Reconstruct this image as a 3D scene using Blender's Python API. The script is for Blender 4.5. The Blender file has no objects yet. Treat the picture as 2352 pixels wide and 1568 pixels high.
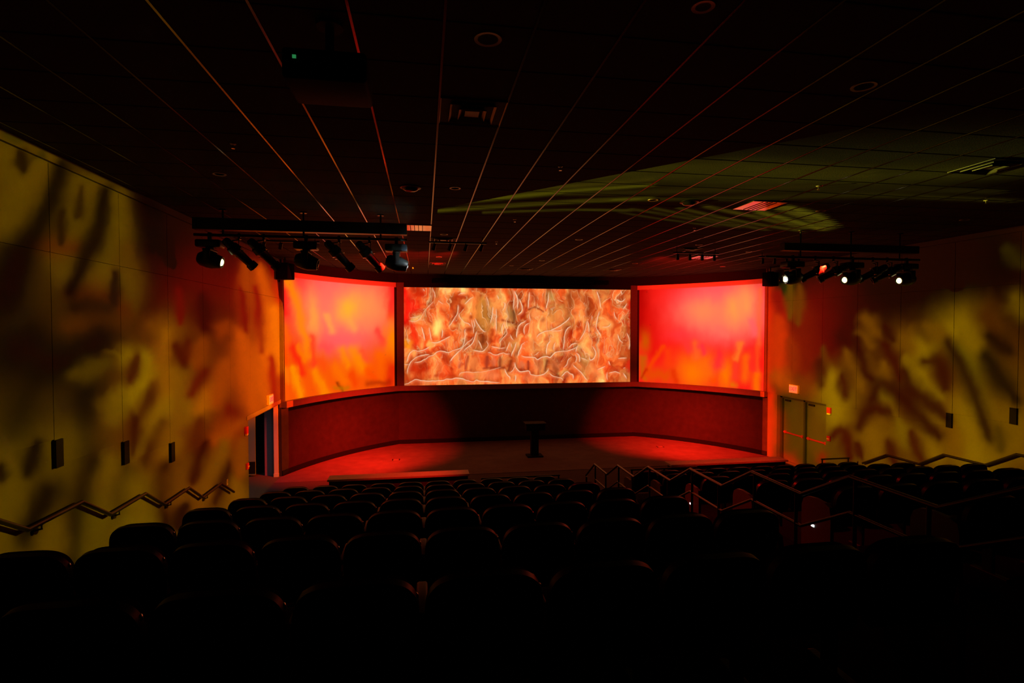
import bpy, bmesh, math, random
import numpy as np
from mathutils import Vector, Matrix
random.seed(7)
S = bpy.context.scene
COL = S.collection
PI = math.pi

# ------------------------------------------------------------------ camera (eye is the world origin, z up, y towards the stage)
F = 1236.0                                    # focal length in pixels of the 2352 x 1568 frame
YAW, PITCH = math.radians(9.24), math.atan(32 / F)
cy_, sy_, cp_, sp_ = math.cos(YAW), math.sin(YAW), math.cos(PITCH), math.sin(PITCH)
FW = Vector((sy_ * cp_, cy_ * cp_, -sp_)); RT = Vector((cy_, -sy_, 0)); UP = Vector((sy_ * sp_, cy_ * sp_, cp_))
cd = bpy.data.cameras.new('camera'); cam = bpy.data.objects.new('camera', cd); COL.objects.link(cam)
cd.sensor_width = 36; cd.lens = 36 * F / 2352; cd.clip_start = 0.05; cd.clip_end = 200
cam.matrix_world = Matrix((RT, UP, -FW)).transposed().to_4x4()
S.camera = cam
S.view_settings.view_transform = 'Standard'; S.view_settings.look = 'None'
S.view_settings.exposure = 0; S.view_settings.gamma = 1; S.view_settings.use_curve_mapping = False

# ------------------------------------------------------------------ room dimensions (metres)
XL, XR = -4.29, 11.75                         # side walls
XC = 3.75                                     # axis of the room
ZC, ZF = 2.03, -4.47                          # ceiling, stage floor
YB = -5.0                                     # back wall
YE = 17.05                                    # where the side walls end

# ------------------------------------------------------------------ materials
def lin(c):
    c = c / 255.0
    return c / 12.92 if c <= 0.04045 else ((c + 0.055) / 1.055) ** 2.4
def mat(name, col, rough=0.6, metal=0.0, noise=0.0, scale=8.0, bump=0.0, emit=None, estr=0.0, spec=0.5):
    m = bpy.data.materials.new(name); m.use_nodes = True
    nt = m.node_tree; b = nt.nodes['Principled BSDF']
    b.inputs['Base Color'].default_value = (*col, 1); b.inputs['Roughness'].default_value = rough
    b.inputs['Metallic'].default_value = metal; b.inputs['Specular IOR Level'].default_value = spec
    if noise or bump:
        tc = nt.nodes.new('ShaderNodeTexCoord'); n = nt.nodes.new('ShaderNodeTexNoise')
        n.inputs['Scale'].default_value = scale; n.inputs['Detail'].default_value = 6
        nt.links.new(tc.outputs['Object'], n.inputs['Vector'])
        if noise:
            r = nt.nodes.new('ShaderNodeMixRGB'); r.blend_type = 'MIX'
            r.inputs[1].default_value = (*[c * (1 - noise) for c in col], 1)
            r.inputs[2].default_value = (*[min(1, c * (1 + noise)) for c in col], 1)
            nt.links.new(n.outputs['Fac'], r.inputs[0]); nt.links.new(r.outputs[0], b.inputs['Base Color'])
        if bump:
            bp = nt.nodes.new('ShaderNodeBump'); bp.inputs['Strength'].default_value = bump; bp.inputs['Distance'].default_value = 0.01
            nt.links.new(n.outputs['Fac'], bp.inputs['Height']); nt.links.new(bp.outputs[0], b.inputs['Normal'])
    if emit:
        b.inputs['Emission Color'].default_value = (*emit, 1); b.inputs['Emission Strength'].default_value = estr
    return m
def attr_mat(name, kind):
    m = bpy.data.materials.new(name); m.use_nodes = True
    nt = m.node_tree; nt.nodes.clear()
    o = nt.nodes.new('ShaderNodeOutputMaterial'); a = nt.nodes.new('ShaderNodeAttribute'); a.attribute_name = 'picture'
    if kind == 'slide':
        s = nt.nodes.new('ShaderNodeBsdfTransparent')
        nt.links.new(a.outputs['Color'], s.inputs['Color'])
    else:
        s = nt.nodes.new('ShaderNodeBsdfPrincipled')
        s.inputs['Base Color'].default_value = (.01, .01, .01, 1); s.inputs['Roughness'].default_value = .9
        s.inputs['Specular IOR Level'].default_value = 0.0
        nt.links.new(a.outputs['Color'], s.inputs['Emission Color']); s.inputs['Emission Strength'].default_value = 1.0
    nt.links.new(s.outputs[0], o.inputs['Surface'])
    return m
ALB_W = 0.15; ALB_C = 0.06
M = {
 'wall': mat('painted_wall_panel', (.15, .15, .147), .8, noise=.05, scale=25, spec=.1),
 'ceiling': mat('dark_ceiling_tile', (.06, .06, .06), .95, noise=.15, scale=60, bump=.2, spec=.03),
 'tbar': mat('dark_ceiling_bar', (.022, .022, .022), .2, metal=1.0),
 'tbar_sheen': mat('ceiling_bar_painted_sheen', (.26, .26, .26), .16, metal=1.0),  # brighter copy of the bar metal; stronger screen reflections put into its colour
 'tbar_matt': mat('matt_ceiling_seam', (.01, .01, .01), .9, spec=.1),
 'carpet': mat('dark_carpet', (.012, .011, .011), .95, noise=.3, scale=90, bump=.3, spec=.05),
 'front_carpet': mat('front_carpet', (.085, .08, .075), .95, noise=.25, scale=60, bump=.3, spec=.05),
 'dais': mat('stage_floor_covering', (.13, .105, .10), .8, noise=.35, scale=3, spec=.1),
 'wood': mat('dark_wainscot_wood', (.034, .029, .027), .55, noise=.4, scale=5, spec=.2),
 'black': mat('black_paint', (.008, .008, .008), .7, noise=.2, scale=12, spec=.1),
 'trim': mat('pale_screen_surround', (.62, .58, .56), .7, noise=.04, scale=20, spec=.2),
 'frame': mat('brown_screen_frame', (.10, .085, .08), .6, noise=.15, scale=10, spec=.2),
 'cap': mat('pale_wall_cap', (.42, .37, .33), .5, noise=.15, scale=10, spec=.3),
 'ledge': mat('screen_ledge', (.17, .15, .13), .5, noise=.15, scale=10, spec=.3),
 'speaker': mat('speaker_black', (.003, .003, .003), .8, noise=.1, scale=20, spec=.03),
 'panel_end': mat('seat_end_panel', (.05, .042, .04), .5, noise=.1, scale=20, spec=.3),
 'metal': mat('black_powder_coat', (.012, .012, .012), .38, noise=.1, scale=30, spec=.3),
 'steel': mat('dark_steel_rail', (.035, .035, .035), .35, metal=.7, noise=.1, scale=30),
 'fixture': mat('fixture_black', (.012, .012, .01), .35, noise=.1, scale=30, spec=.35),
 'chrome': mat('bright_metal', (.8, .8, .78), .18, metal=1.0, noise=.02, scale=30),
 'fabric': mat('black_seat_fabric', (.004, .004, .004), .95, noise=.2, scale=120, bump=.2, spec=.03),
 'plastic': mat('black_seat_plastic', (.003, .003, .003), .35, noise=.1, scale=40, spec=.12),
 'arm': mat('armrest_plastic', (.007, .006, .006), .5, noise=.1, scale=40, spec=.2),
 'white': mat('white_ceiling_metal', (.32, .32, .31), .35, noise=.03, scale=20),
 'dim': mat('dimmed_ceiling_metal', (.05, .05, .048), .5, noise=.03, scale=20),  # darkened copy of the white metal, offsets the ceiling beam's glare by colour
 'gloss': mat('glossy_ceiling_panel', (.75, .75, .74), .12, metal=.9, noise=.02, scale=20),
 'red': mat('red_plastic', (.55, .03, .02), .4, noise=.05, scale=20),
 'door': mat('painted_steel_door', (.12, .12, .105), .5, noise=.05, scale=15),
 'doorframe': mat('dark_door_frame', (.055, .055, .048), .5, noise=.05, scale=15),
 'block': mat('grey_corridor_wall', (.22, .25, .28), .8, noise=.1, scale=15),
 'jamb': mat('pale_grey_jamb', (.5, .52, .56), .7, noise=.04, scale=15),
 'greendoor': mat('grey_green_door', (.16, .22, .2), .6, noise=.04, scale=15),
 'plate': mat('cream_plate', (.7, .62, .5), .5, noise=.02, scale=15),
 'glow': mat('lamp_lens_glow', (.1, .1, .1), .2, noise=.02, emit=(1, .85, .35), estr=3.0),
 'lens': mat('dark_lens', (.02, .02, .02), .08, noise=.02),
 'exit_face': mat('exit_sign_face', (.6, .5, .45), .5, noise=.02, emit=(1, .16, .08), estr=.55),
 'exit_letter': mat('exit_letter_red', (.6, .02, .02), .4, noise=.02, emit=(1, .03, .05), estr=1.0),
 'led': mat('white_led', (.8, .8, .8), .3, noise=.02, emit=(1, 1, 1), estr=1.4),
 'green_led': mat('green_led', (.1, .6, .2), .3, noise=.02, emit=(.05, .5, .15), estr=.35),
 'slide': attr_mat('gobo_slide', 'slide'),
 'picture': attr_mat('lit_screen_picture', 'screen'),
}

# ------------------------------------------------------------------ mesh helpers
class MB:
    def __init__(s): s.bm = bmesh.new()
    def box(s, c, d, rot=None, bevel=0.0, seg=2):
        r = bmesh.ops.create_cube(s.bm, size=1.0); vs = r['verts']
        bmesh.ops.scale(s.bm, vec=d, verts=vs)
        if bevel:
            es = list({e for v in vs for e in v.link_edges})
            g = bmesh.ops.bevel(s.bm, geom=es, offset=bevel, segments=seg, affect='EDGES', profile=.5)
            vs = list({v for f in g['faces'] for v in f.verts} | {v for v in vs if v.is_valid})
        if rot is not None: bmesh.ops.rotate(s.bm, cent=(0, 0, 0), matrix=rot, verts=vs)
        bmesh.ops.translate(s.bm, vec=c, verts=vs)
        return s
    def rod(s, p0, p1, r0, r1=None, seg=12, cap=True):
        p0, p1 = Vector(p0), Vector(p1); r1 = r0 if r1 is None else r1
        d = p1 - p0; L = d.length
        q = Vector((0, 0, 1)).rotation_difference(d.normalized()).to_matrix().to_4x4()
        q.translation = (p0 + p1) / 2
        bmesh.ops.create_cone(s.bm, cap_ends=cap, segments=seg, radius1=max(r0, 1e-4), radius2=max(r1, 1e-4), depth=L, matrix=q)
        return s
    def tube(s, pts, r, seg=10):
        pts = [Vector(p) for p in pts]; rings = []
        for i, p in enumerate(pts):
            a = (pts[i] - pts[i - 1]).normalized() if i else None
            b = (pts[i + 1] - pts[i]).normalized() if i < len(pts) - 1 else None
            t = ((a or b) + (b or a)).normalized()
            k = 1.0 if not (a and b) else 1 / max(.5, math.cos(a.angle(b) / 2))
            u = t.cross(Vector((0, 0, 1)))
            if u.length < 1e-3: u = t.cross(Vector((0, 1, 0)))
            u.normalize(); v = u.cross(t)
            rings.append([s.bm.verts.new(p + (u * math.cos(2 * PI * j / seg) + v * math.sin(2 * PI * j / seg) * k) * r) for j in range(seg)])
        for i in range(len(rings) - 1):
            for j in range(seg):
                s.bm.faces.new((rings[i][j], rings[i][(j + 1) % seg], rings[i + 1][(j + 1) % seg], rings[i + 1][j]))
        s.bm.faces.new(rings[0][::-1]); s.bm.faces.new(rings[-1])
        return s
    def lathe(s, prof, org=(0, 0, 0), axis=(0, 0, 1), seg=24):
        q = Vector((0, 0, 1)).rotation_difference(Vector(axis).normalized()).to_matrix(); org = Vector(org); rings = []
        for r, h in prof:
            rings.append([s.bm.verts.new(org + q @ Vector((max(r, 1e-4) * math.cos(2 * PI * j / seg), max(r, 1e-4) * math.sin(2 * PI * j / seg), h))) for j in range(seg)])
        for i in range(len(rings) - 1):
            for j in range(seg):
                s.bm.faces.new((rings[i][j], rings[i][(j + 1) % seg], rings[i + 1][(j + 1) % seg], rings[i + 1][j]))
        s.bm.faces.new(rings[0][::-1]); s.bm.faces.new(rings[-1])
        return s
    def prism(s, poly, o, u, v, w):           # polygon in the (u, v) plane at o, extruded by vector w
        o, u, v, w = Vector(o), Vector(u), Vector(v), Vector(w)
        a = [s.bm.verts.new(o + u * p[0] + v * p[1]) for p in poly]; b = [s.bm.verts.new(x.co + w) for x in a]
        n = len(a); s.bm.faces.new(a); s.bm.faces.new(b[::-1])
        for i in range(n): s.bm.faces.new((a[i], b[i], b[(i + 1) % n], a[(i + 1) % n]))
        return s
    def strip(s, path, z0, z1, th):           # wall-like solid standing on a plan curve, thickened outward (left of travel)
        n = len(path); P = [Vector((p[0], p[1], 0)) for p in path]; A = []
        for i in range(n):
            t = (P[min(i + 1, n - 1)] - P[max(i - 1, 0)]).normalized(); nrm = Vector((-t.y, t.x, 0))
            q = P[i] + nrm * th
            A.append([s.bm.verts.new((P[i].x, P[i].y, z0)), s.bm.verts.new((P[i].x, P[i].y, z1)), s.bm.verts.new((q.x, q.y, z1)), s.bm.verts.new((q.x, q.y, z0))])
        for i in range(n - 1):
            for j in range(4):
                s.bm.faces.new((A[i][j], A[i + 1][j], A[i + 1][(j + 1) % 4], A[i][(j + 1) % 4]))
        s.bm.faces.new(A[0]); s.bm.faces.new(A[-1][::-1])
        return s
    def ball(s, c, r, seg=14):
        g = bmesh.ops.create_uvsphere(s.bm, u_segments=seg, v_segments=max(6, seg // 2), radius=1.0)
        bmesh.ops.scale(s.bm, vec=r, verts=g['verts']); bmesh.ops.translate(s.bm, vec=c, verts=g['verts'])
        return s
    def build(s, name, m, parent=None, loc=None, smooth=False, parent_loc=None):
        bmesh.ops.recalc_face_normals(s.bm, faces=s.bm.faces)
        if parent_loc is not None: bmesh.ops.translate(s.bm, vec=-Vector(parent_loc), verts=s.bm.verts)
        me = bpy.data.meshes.new(name); s.bm.to_mesh(me); s.bm.free(); me.materials.append(M[m])
        if smooth:
            me.polygons.foreach_set('use_smooth', [True] * len(me.polygons))
            try: me.set_sharp_from_angle(angle=math.radians(40))
            except Exception: pass
        o = bpy.data.objects.new(name, me); COL.objects.link(o)
        if parent: o.parent = parent
        if loc is not None: o.location = loc
        return o
def empty(name, loc, label, cat, group=None, rz=0.0):
    o = bpy.data.objects.new(name, None); o.empty_display_size = .1; COL.objects.link(o); o.location = loc; o.rotation_euler = (0, 0, rz)
    return tag(o, label, cat, group)
def tag(o, label, cat, group=None):
    o['label'] = label; o['category'] = cat
    if group: o['group'] = group
    return o
def struct(o): o['kind'] = 'structure'; return o
def copy_tree(root, loc, label, rz=None):
    r = root.copy(); COL.objects.link(r); r.location = loc; r['label'] = label
    if rz is not None: r.rotation_euler = (0, 0, rz)
    for ch in root.children:
        c = ch.copy(); COL.objects.link(c); c.parent = r
        for g in ch.children:
            d = g.copy(); COL.objects.link(d); d.parent = c
    return r
def text_mesh(txt, name, m, parent, size, loc, rot):
    cu = bpy.data.curves.new(name, 'FONT'); cu.body = txt; cu.size = size; cu.align_x = 'CENTER'; cu.align_y = 'CENTER'; cu.extrude = .004
    t = bpy.data.objects.new(name, cu); COL.objects.link(t)
    me = bpy.data.meshes.new_from_object(t.evaluated_get(bpy.context.evaluated_depsgraph_get())); bpy.data.objects.remove(t)
    me.materials.append(M[m]); o = bpy.data.objects.new(name, me); COL.objects.link(o)
    o.parent = parent; o.location = loc; o.rotation_euler = rot
    return o

# ------------------------------------------------------------------ the flame pictures: soft strokes measured on the photograph
def px_of(P):                                  # where world points (n,3) sit in the measured frame
    R = np.array([RT, UP, FW]); q = P @ R.T
    return 1176 + F * q[:, 0] / q[:, 2], 784 - F * q[:, 1] / q[:, 2]
def L3(c): return np.array([lin(v) for v in c])
def vnoise(x, y, seed=0):
    def h(i, j):
        n = (i.astype(np.int64) * 374761393 + j.astype(np.int64) * 668265263 + seed * 1274126177) & 0xffffffff
        n = ((n ^ (n >> 13)) * 1274126177) & 0xffffffff
        return ((n ^ (n >> 16)) & 0xffff) / 65535.0
    i, j = np.floor(x), np.floor(y); u, v = x - i, y - j
    u = u * u * (3 - 2 * u); v = v * v * (3 - 2 * v)
    return (h(i, j) * (1 - u) + h(i + 1, j) * u) * (1 - v) + (h(i, j + 1) * (1 - u) + h(i + 1, j + 1) * u) * v
def fbm(x, y, seed=0, o=4):
    s = 0; a = .5
    for k in range(o): s = s + a * vnoise(x * 2 ** k, y * 2 ** k, seed + k * 17); a *= .5
    return s / (1 - .5 ** o)
def smooth(pts, k=5):                          # Catmull-Rom through the measured points
    if len(pts) < 3: return list(pts)
    P = [pts[0]] + list(pts) + [pts[-1]]; out = []
    for a, b, c, d in zip(P[:-3], P[1:-2], P[2:-1], P[3:]):
        for i in range(k):
            t = i / k
            out.append(tuple(.5 * (2 * b[m] + (c[m] - a[m]) * t + (2 * a[m] - 5 * b[m] + 4 * c[m] - d[m]) * t * t + (3 * b[m] - a[m] - 3 * c[m] + d[m]) * t ** 3) for m in (0, 1)))
    return out + [tuple(pts[-1])]
def dist_signed(x, y, pts):                    # distance, side of the curve, position along it
    d = np.full(x.shape, 1e9); sd = np.zeros(x.shape); tt = np.zeros(x.shape)
    ls = [math.hypot(b[0] - a[0], b[1] - a[1]) for a, b in zip(pts[:-1], pts[1:])]; tot = sum(ls) + 1e-9; acc = 0
    for (ax, ay), (bx, by), l in zip(pts[:-1], pts[1:], ls):
        ex, ey = bx - ax, by - ay; l2 = ex * ex + ey * ey + 1e-9
        t = np.clip(((x - ax) * ex + (y - ay) * ey) / l2, 0, 1)
        q = np.hypot(x - ax - t * ex, y - ay - t * ey); m = q < d
        d[m] = q[m]; sd[m] = np.sign(ex * (y - ay) - ey * (x - ax))[m]; tt[m] = ((acc + t * l) / tot)[m]; acc += l
    return d, sd, tt, tot
def dist_poly(x, y, pts):
    pts = smooth(pts); d = np.full(x.shape, 1e9)
    if len(pts) == 1: return np.hypot(x - pts[0][0], y - pts[0][1])
    for (ax, ay), (bx, by) in zip(pts[:-1], pts[1:]):
        ex, ey = bx - ax, by - ay; l2 = ex * ex + ey * ey + 1e-9
        t = np.clip(((x - ax) * ex + (y - ay) * ey) / l2, 0, 1)
        d = np.minimum(d, np.hypot(x - ax - t * ex, y - ay - t * ey))
    return d
def stroke(C, x, y, pts, w, col, op=1.0, p=2.0, taper=True):   # blends a soft band of full width w
    
    if len(pts) > 1 and 6 < w < 55 and taper:
        d, _, t, _ = dist_signed(x, y, smooth(pts)); w = w * (.66 + .46 * np.sin(PI * np.clip(t, 0, 1)))
    else: d = dist_poly(x, y, pts)
    a = op * np.exp(-np.power(d / (w * .66), p))   # w: full width
    C += (L3(col) - C) * a[:, None]
def blob(C, x, y, c, rx, ry, col, op=1.0, ang=0.0, p=2.0):
    ca, sa = math.cos(ang), math.sin(ang); dx, dy = x - c[0], y - c[1]
    u = (dx * ca + dy * sa) / rx; v = (-dx * sa + dy * ca) / ry
    a = op * np.exp(-np.power(np.hypot(u, v), p * 1.0)); C += (L3(col) - C) * a[:, None]
def conv(ox, oy, sc): return lambda pts: [(ox + a / sc, oy + b / sc) for a, b in pts]

AMB_L = [[1.3093, 13.2934, 0.6643, 8.9434, 0.0305, -3.5323, 1.9157], [-3.4405, 3.7586, 0.11, -1.4155, -0.5368, -3.8132, -1.7705], [-6.9474, -3.7721, 0.1424, -9.4327, -0.4681, -4.1025, -4.5954]]
AMB_R = [[43.3073, -149.1157, -3.8932, 155.2229, 3.3963, 2.3339, -54.0209], [7.8826, -41.3521, -1.2439, 40.8093, 1.2334, -0.937, -13.8326], [7.8198, -44.503, -1.758, 43.43, 1.7043, -0.5897, -14.508]]
#                         # light that reaches the walls from the screens and washes, taken off the slides
def ambient(x, y, K):
    if K is None: return 0
    u, v = (x - 1176) / 1000, (y - 750) / 1000
    B = np.stack([np.ones_like(u), u, v, u * u, u * v, v * v, u ** 3], 1)
    return np.minimum(np.exp(B @ np.array(K).T), .5)
def paint_left_wall(x, y):
    n = x.size; C = np.zeros((n, 3)); C[:] = L3((36, 14, 0))
    wx = x + 10 * (fbm(x / 40, y / 62, 3) - .5) + 9 * (fbm(x / 13, y / 22, 4) - .5); wy = y + 16 * (fbm(x / 40, y / 62, 9) - .5) + 12 * (fbm(x / 13, y / 22, 10) - .5)
    def s(w, col, *pts, op=.92): stroke(C, wx, wy, [(u / .8615, 280 + v / .8615) for u, v in pts], w * 1.12 / .8615, col, op)
    # broad fields: warm lower wall, dark upper part, red towards the stage
    s(330, (66, 44, 0), (20, 760), (250, 760), op=.9); s(230, (76, 40, 0), (250, 760), (470, 740), op=.9); s(220, (60, 34, 0), (60, 150), (180, 260), op=.8); s(150, (56, 28, 0), (150, 380), (330, 560), op=.7)
    s(120, (24, 2, 0), (310, 170), (330, 290), op=1); s(90, (48, 1, 0), (330, 340), (400, 330), op=.95); s(110, (84, 3, 0), (420, 330), (480, 350), op=.9); s(60, (146, 12, 0), (505, 310), (520, 440), op=.9); s(36, (214, 30, 2), (556, 300), (558, 560), op=.95); s(80, (58, 1, 0), (470, 230), (560, 250), op=.9)
    s(130, (98, 24, 0), (430, 470), (420, 600), op=.9); s(70, (134, 40, 0), (500, 480), (500, 600), op=.8); s(120, (92, 40, 0), (340, 480), (310, 620), op=.8)
    # tall flames, upper left
    s(76, (80, 55, 0), (10, 60), (40, 130), (20, 200)); s(60, (82, 55, 0), (82, 85), (78, 160), (30, 220)); s(22, (56, 42, 0), (8, 22), (30, 34)); s(18, (56, 40, 0), (70, 60), (78, 70)); s(16, (50, 36, 0), (160, 110), (176, 118)); s(16, (60, 40, 0), (212, 136), (224, 146))
    s(42, (74, 50, 0), (150, 120), (130, 220), (100, 265)); s(44, (84, 57, 0), (187, 135), (186, 200), (150, 260), (128, 292)); s(40, (87, 59, 0), (232, 150), (226, 220), (205, 262), (200, 302)); s(32, (74, 42, 0), (247, 250), (262, 330), (256, 372))
    s(50, (86, 55, 0), (176, 312), (232, 318)); s(34, (80, 33, 0), (60, 242), (150, 246)); s(32, (76, 28, 0), (140, 340), (226, 346)); s(54, (54, 30, 0), (66, 316), (30, 372)); s(30, (72, 24, 0), (236, 370), (250, 380))
    s(26, (30, 14, 0), (38, 62), (44, 92)); s(40, (16, 6, 0), (116, 92), (92, 170), (40, 260), (20, 330)); s(36, (19, 5, 0), (205, 140), (192, 220), (160, 282), (138, 336)); s(15, (42, 22, 0), (160, 130), (152, 190)); s(18, (38, 18, 0), (122, 180), (118, 236)); s(62, (13, 5, 0), (20, 275), (8, 356)); s(40, (24, 8, 0), (150, 366), (206, 372)); s(22, (30, 10, 0), (226, 300), (222, 360))
    # middle
    s(40, (70, 30, 0), (130, 400), (240, 402)); s(80, (13, 6, 0), (52, 442), (30, 452)); s(50, (15, 6, 0), (196, 428), (150, 460), (112, 486)); s(62, (11, 5, 0), (92, 500), (66, 560), (38, 610)); s(50, (13, 6, 0), (165, 536), (142, 650)); s(30, (68, 45, 0), (138, 504), (204, 478)); s(70, (48, 27, 0), (98, 560), (112, 630))
    s(36, (114, 78, 0), (250, 460), (246, 474)); s(38, (134, 96, 0), (287, 470), (281, 522), (238, 552)); s(38, (96, 64, 0), (236, 545), (222, 588)); s(24, (58, 11, 0), (271, 468), (254, 512)); s(30, (58, 9, 0), (304, 526), (284, 574)); s(36, (100, 48, 0), (300, 402), (352, 410)); s(32, (134, 72, 0), (326, 420), (332, 520), (326, 562)); s(34, (122, 80, 0), (332, 556), (300, 612), (266, 656))
    s(24, (52, 9, 0), (266, 586), (260, 656)); s(30, (52, 10, 0), (322, 600), (288, 668)); s(48, (116, 68, 0), (360, 496), (372, 566)); s(26, (66, 7, 0), (344, 446), (362, 484)); s(40, (112, 62, 0), (354, 598), (328, 656)); s(22, (70, 10, 0), (372, 440), (366, 474))
    s(36, (156, 75, 0), (398, 566), (422, 524)); s(24, (124, 46, 0), (402, 436), (388, 486)); s(24, (134, 42, 0), (444, 402), (436, 420)); s(30, (146, 52, 0), (444, 476), (428, 556)); s(26, (88, 11, 0), (404, 492), (378, 536)); s(30, (104, 15, 0), (452, 564), (474, 616)); s(30, (80, 22, 0), (394, 596), (378, 646)); s(16, (96, 6, 0), (352, 330), (356, 400)); s(30, (56, 2, 0), (400, 350), (408, 410))
    s(36, (192, 68, 0), (478, 416), (502, 566)); s(30, (224, 84, 0), (520, 416), (534, 566)); s(26, (158, 52, 0), (488, 286), (500, 420)); s(22, (206, 74, 0), (514, 296), (546, 420)); s(14, (140, 10, 0), (506, 326), (520, 456)); s(26, (244, 106, 0), (542, 372), (552, 486)); s(30, (146, 52, 0), (426, 626), (476, 598)); s(16, (170, 16, 0), (536, 470), (542, 560)); s(14, (120, 8, 0), (478, 330), (486, 410))
    # lower wall
    s(130, (78, 54, 0), (40, 715), (20, 810)); s(64, (75, 50, 0), (122, 640), (110, 724)); s(30, (22, 8, 0), (76, 640), (58, 696)); s(46, (20, 8, 0), (100, 730), (58, 820)); s(20, (26, 10, 0), (8, 680), (6, 710)); s(46, (16, 6, 0), (196, 680), (166, 760), (150, 880)); s(20, (34, 18, 0), (206, 716), (200, 772)); s(42, (92, 60, 0), (222, 672), (216, 770)); s(36, (26, 9, 0), (256, 690), (238, 790))
    s(54, (96, 64, 0), (274, 724), (292, 786)); s(44, (94, 68, 0), (256, 796), (250, 862)); s(38, (92, 64, 0), (302, 786), (310, 840)); s(32, (40, 8, 0), (330, 680), (330, 810)); s(42, (96, 48, 0), (372, 676), (350, 756)); s(36, (104, 52, 0), (412, 686), (388, 768)); s(24, (52, 6, 0), (404, 636), (384, 706)); s(28, (114, 60, 0), (444, 636), (418, 738)); s(22, (46, 8, 0), (454, 676), (428, 748)); s(32, (116, 64, 0), (468, 716), (476, 800)); s(26, (124, 52, 0), (482, 636), (479, 696)); s(26, (40, 8, 0), (370, 760), (352, 800)); s(40, (80, 54, 0), (110, 800), (100, 870)); s(50, (78, 56, 0), (196, 790), (190, 860))
    C *= (1 + .16 * (fbm(x / 9, y / 14, 21, 3) - .5))[:, None]
    C *= np.clip(.45 + C[:, :1] / .09, .45, 1.05)     # the beam itself is contrasty
    C -= ambient(x, y, AMB_L)
    return np.clip(C, 0, 1)

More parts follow.
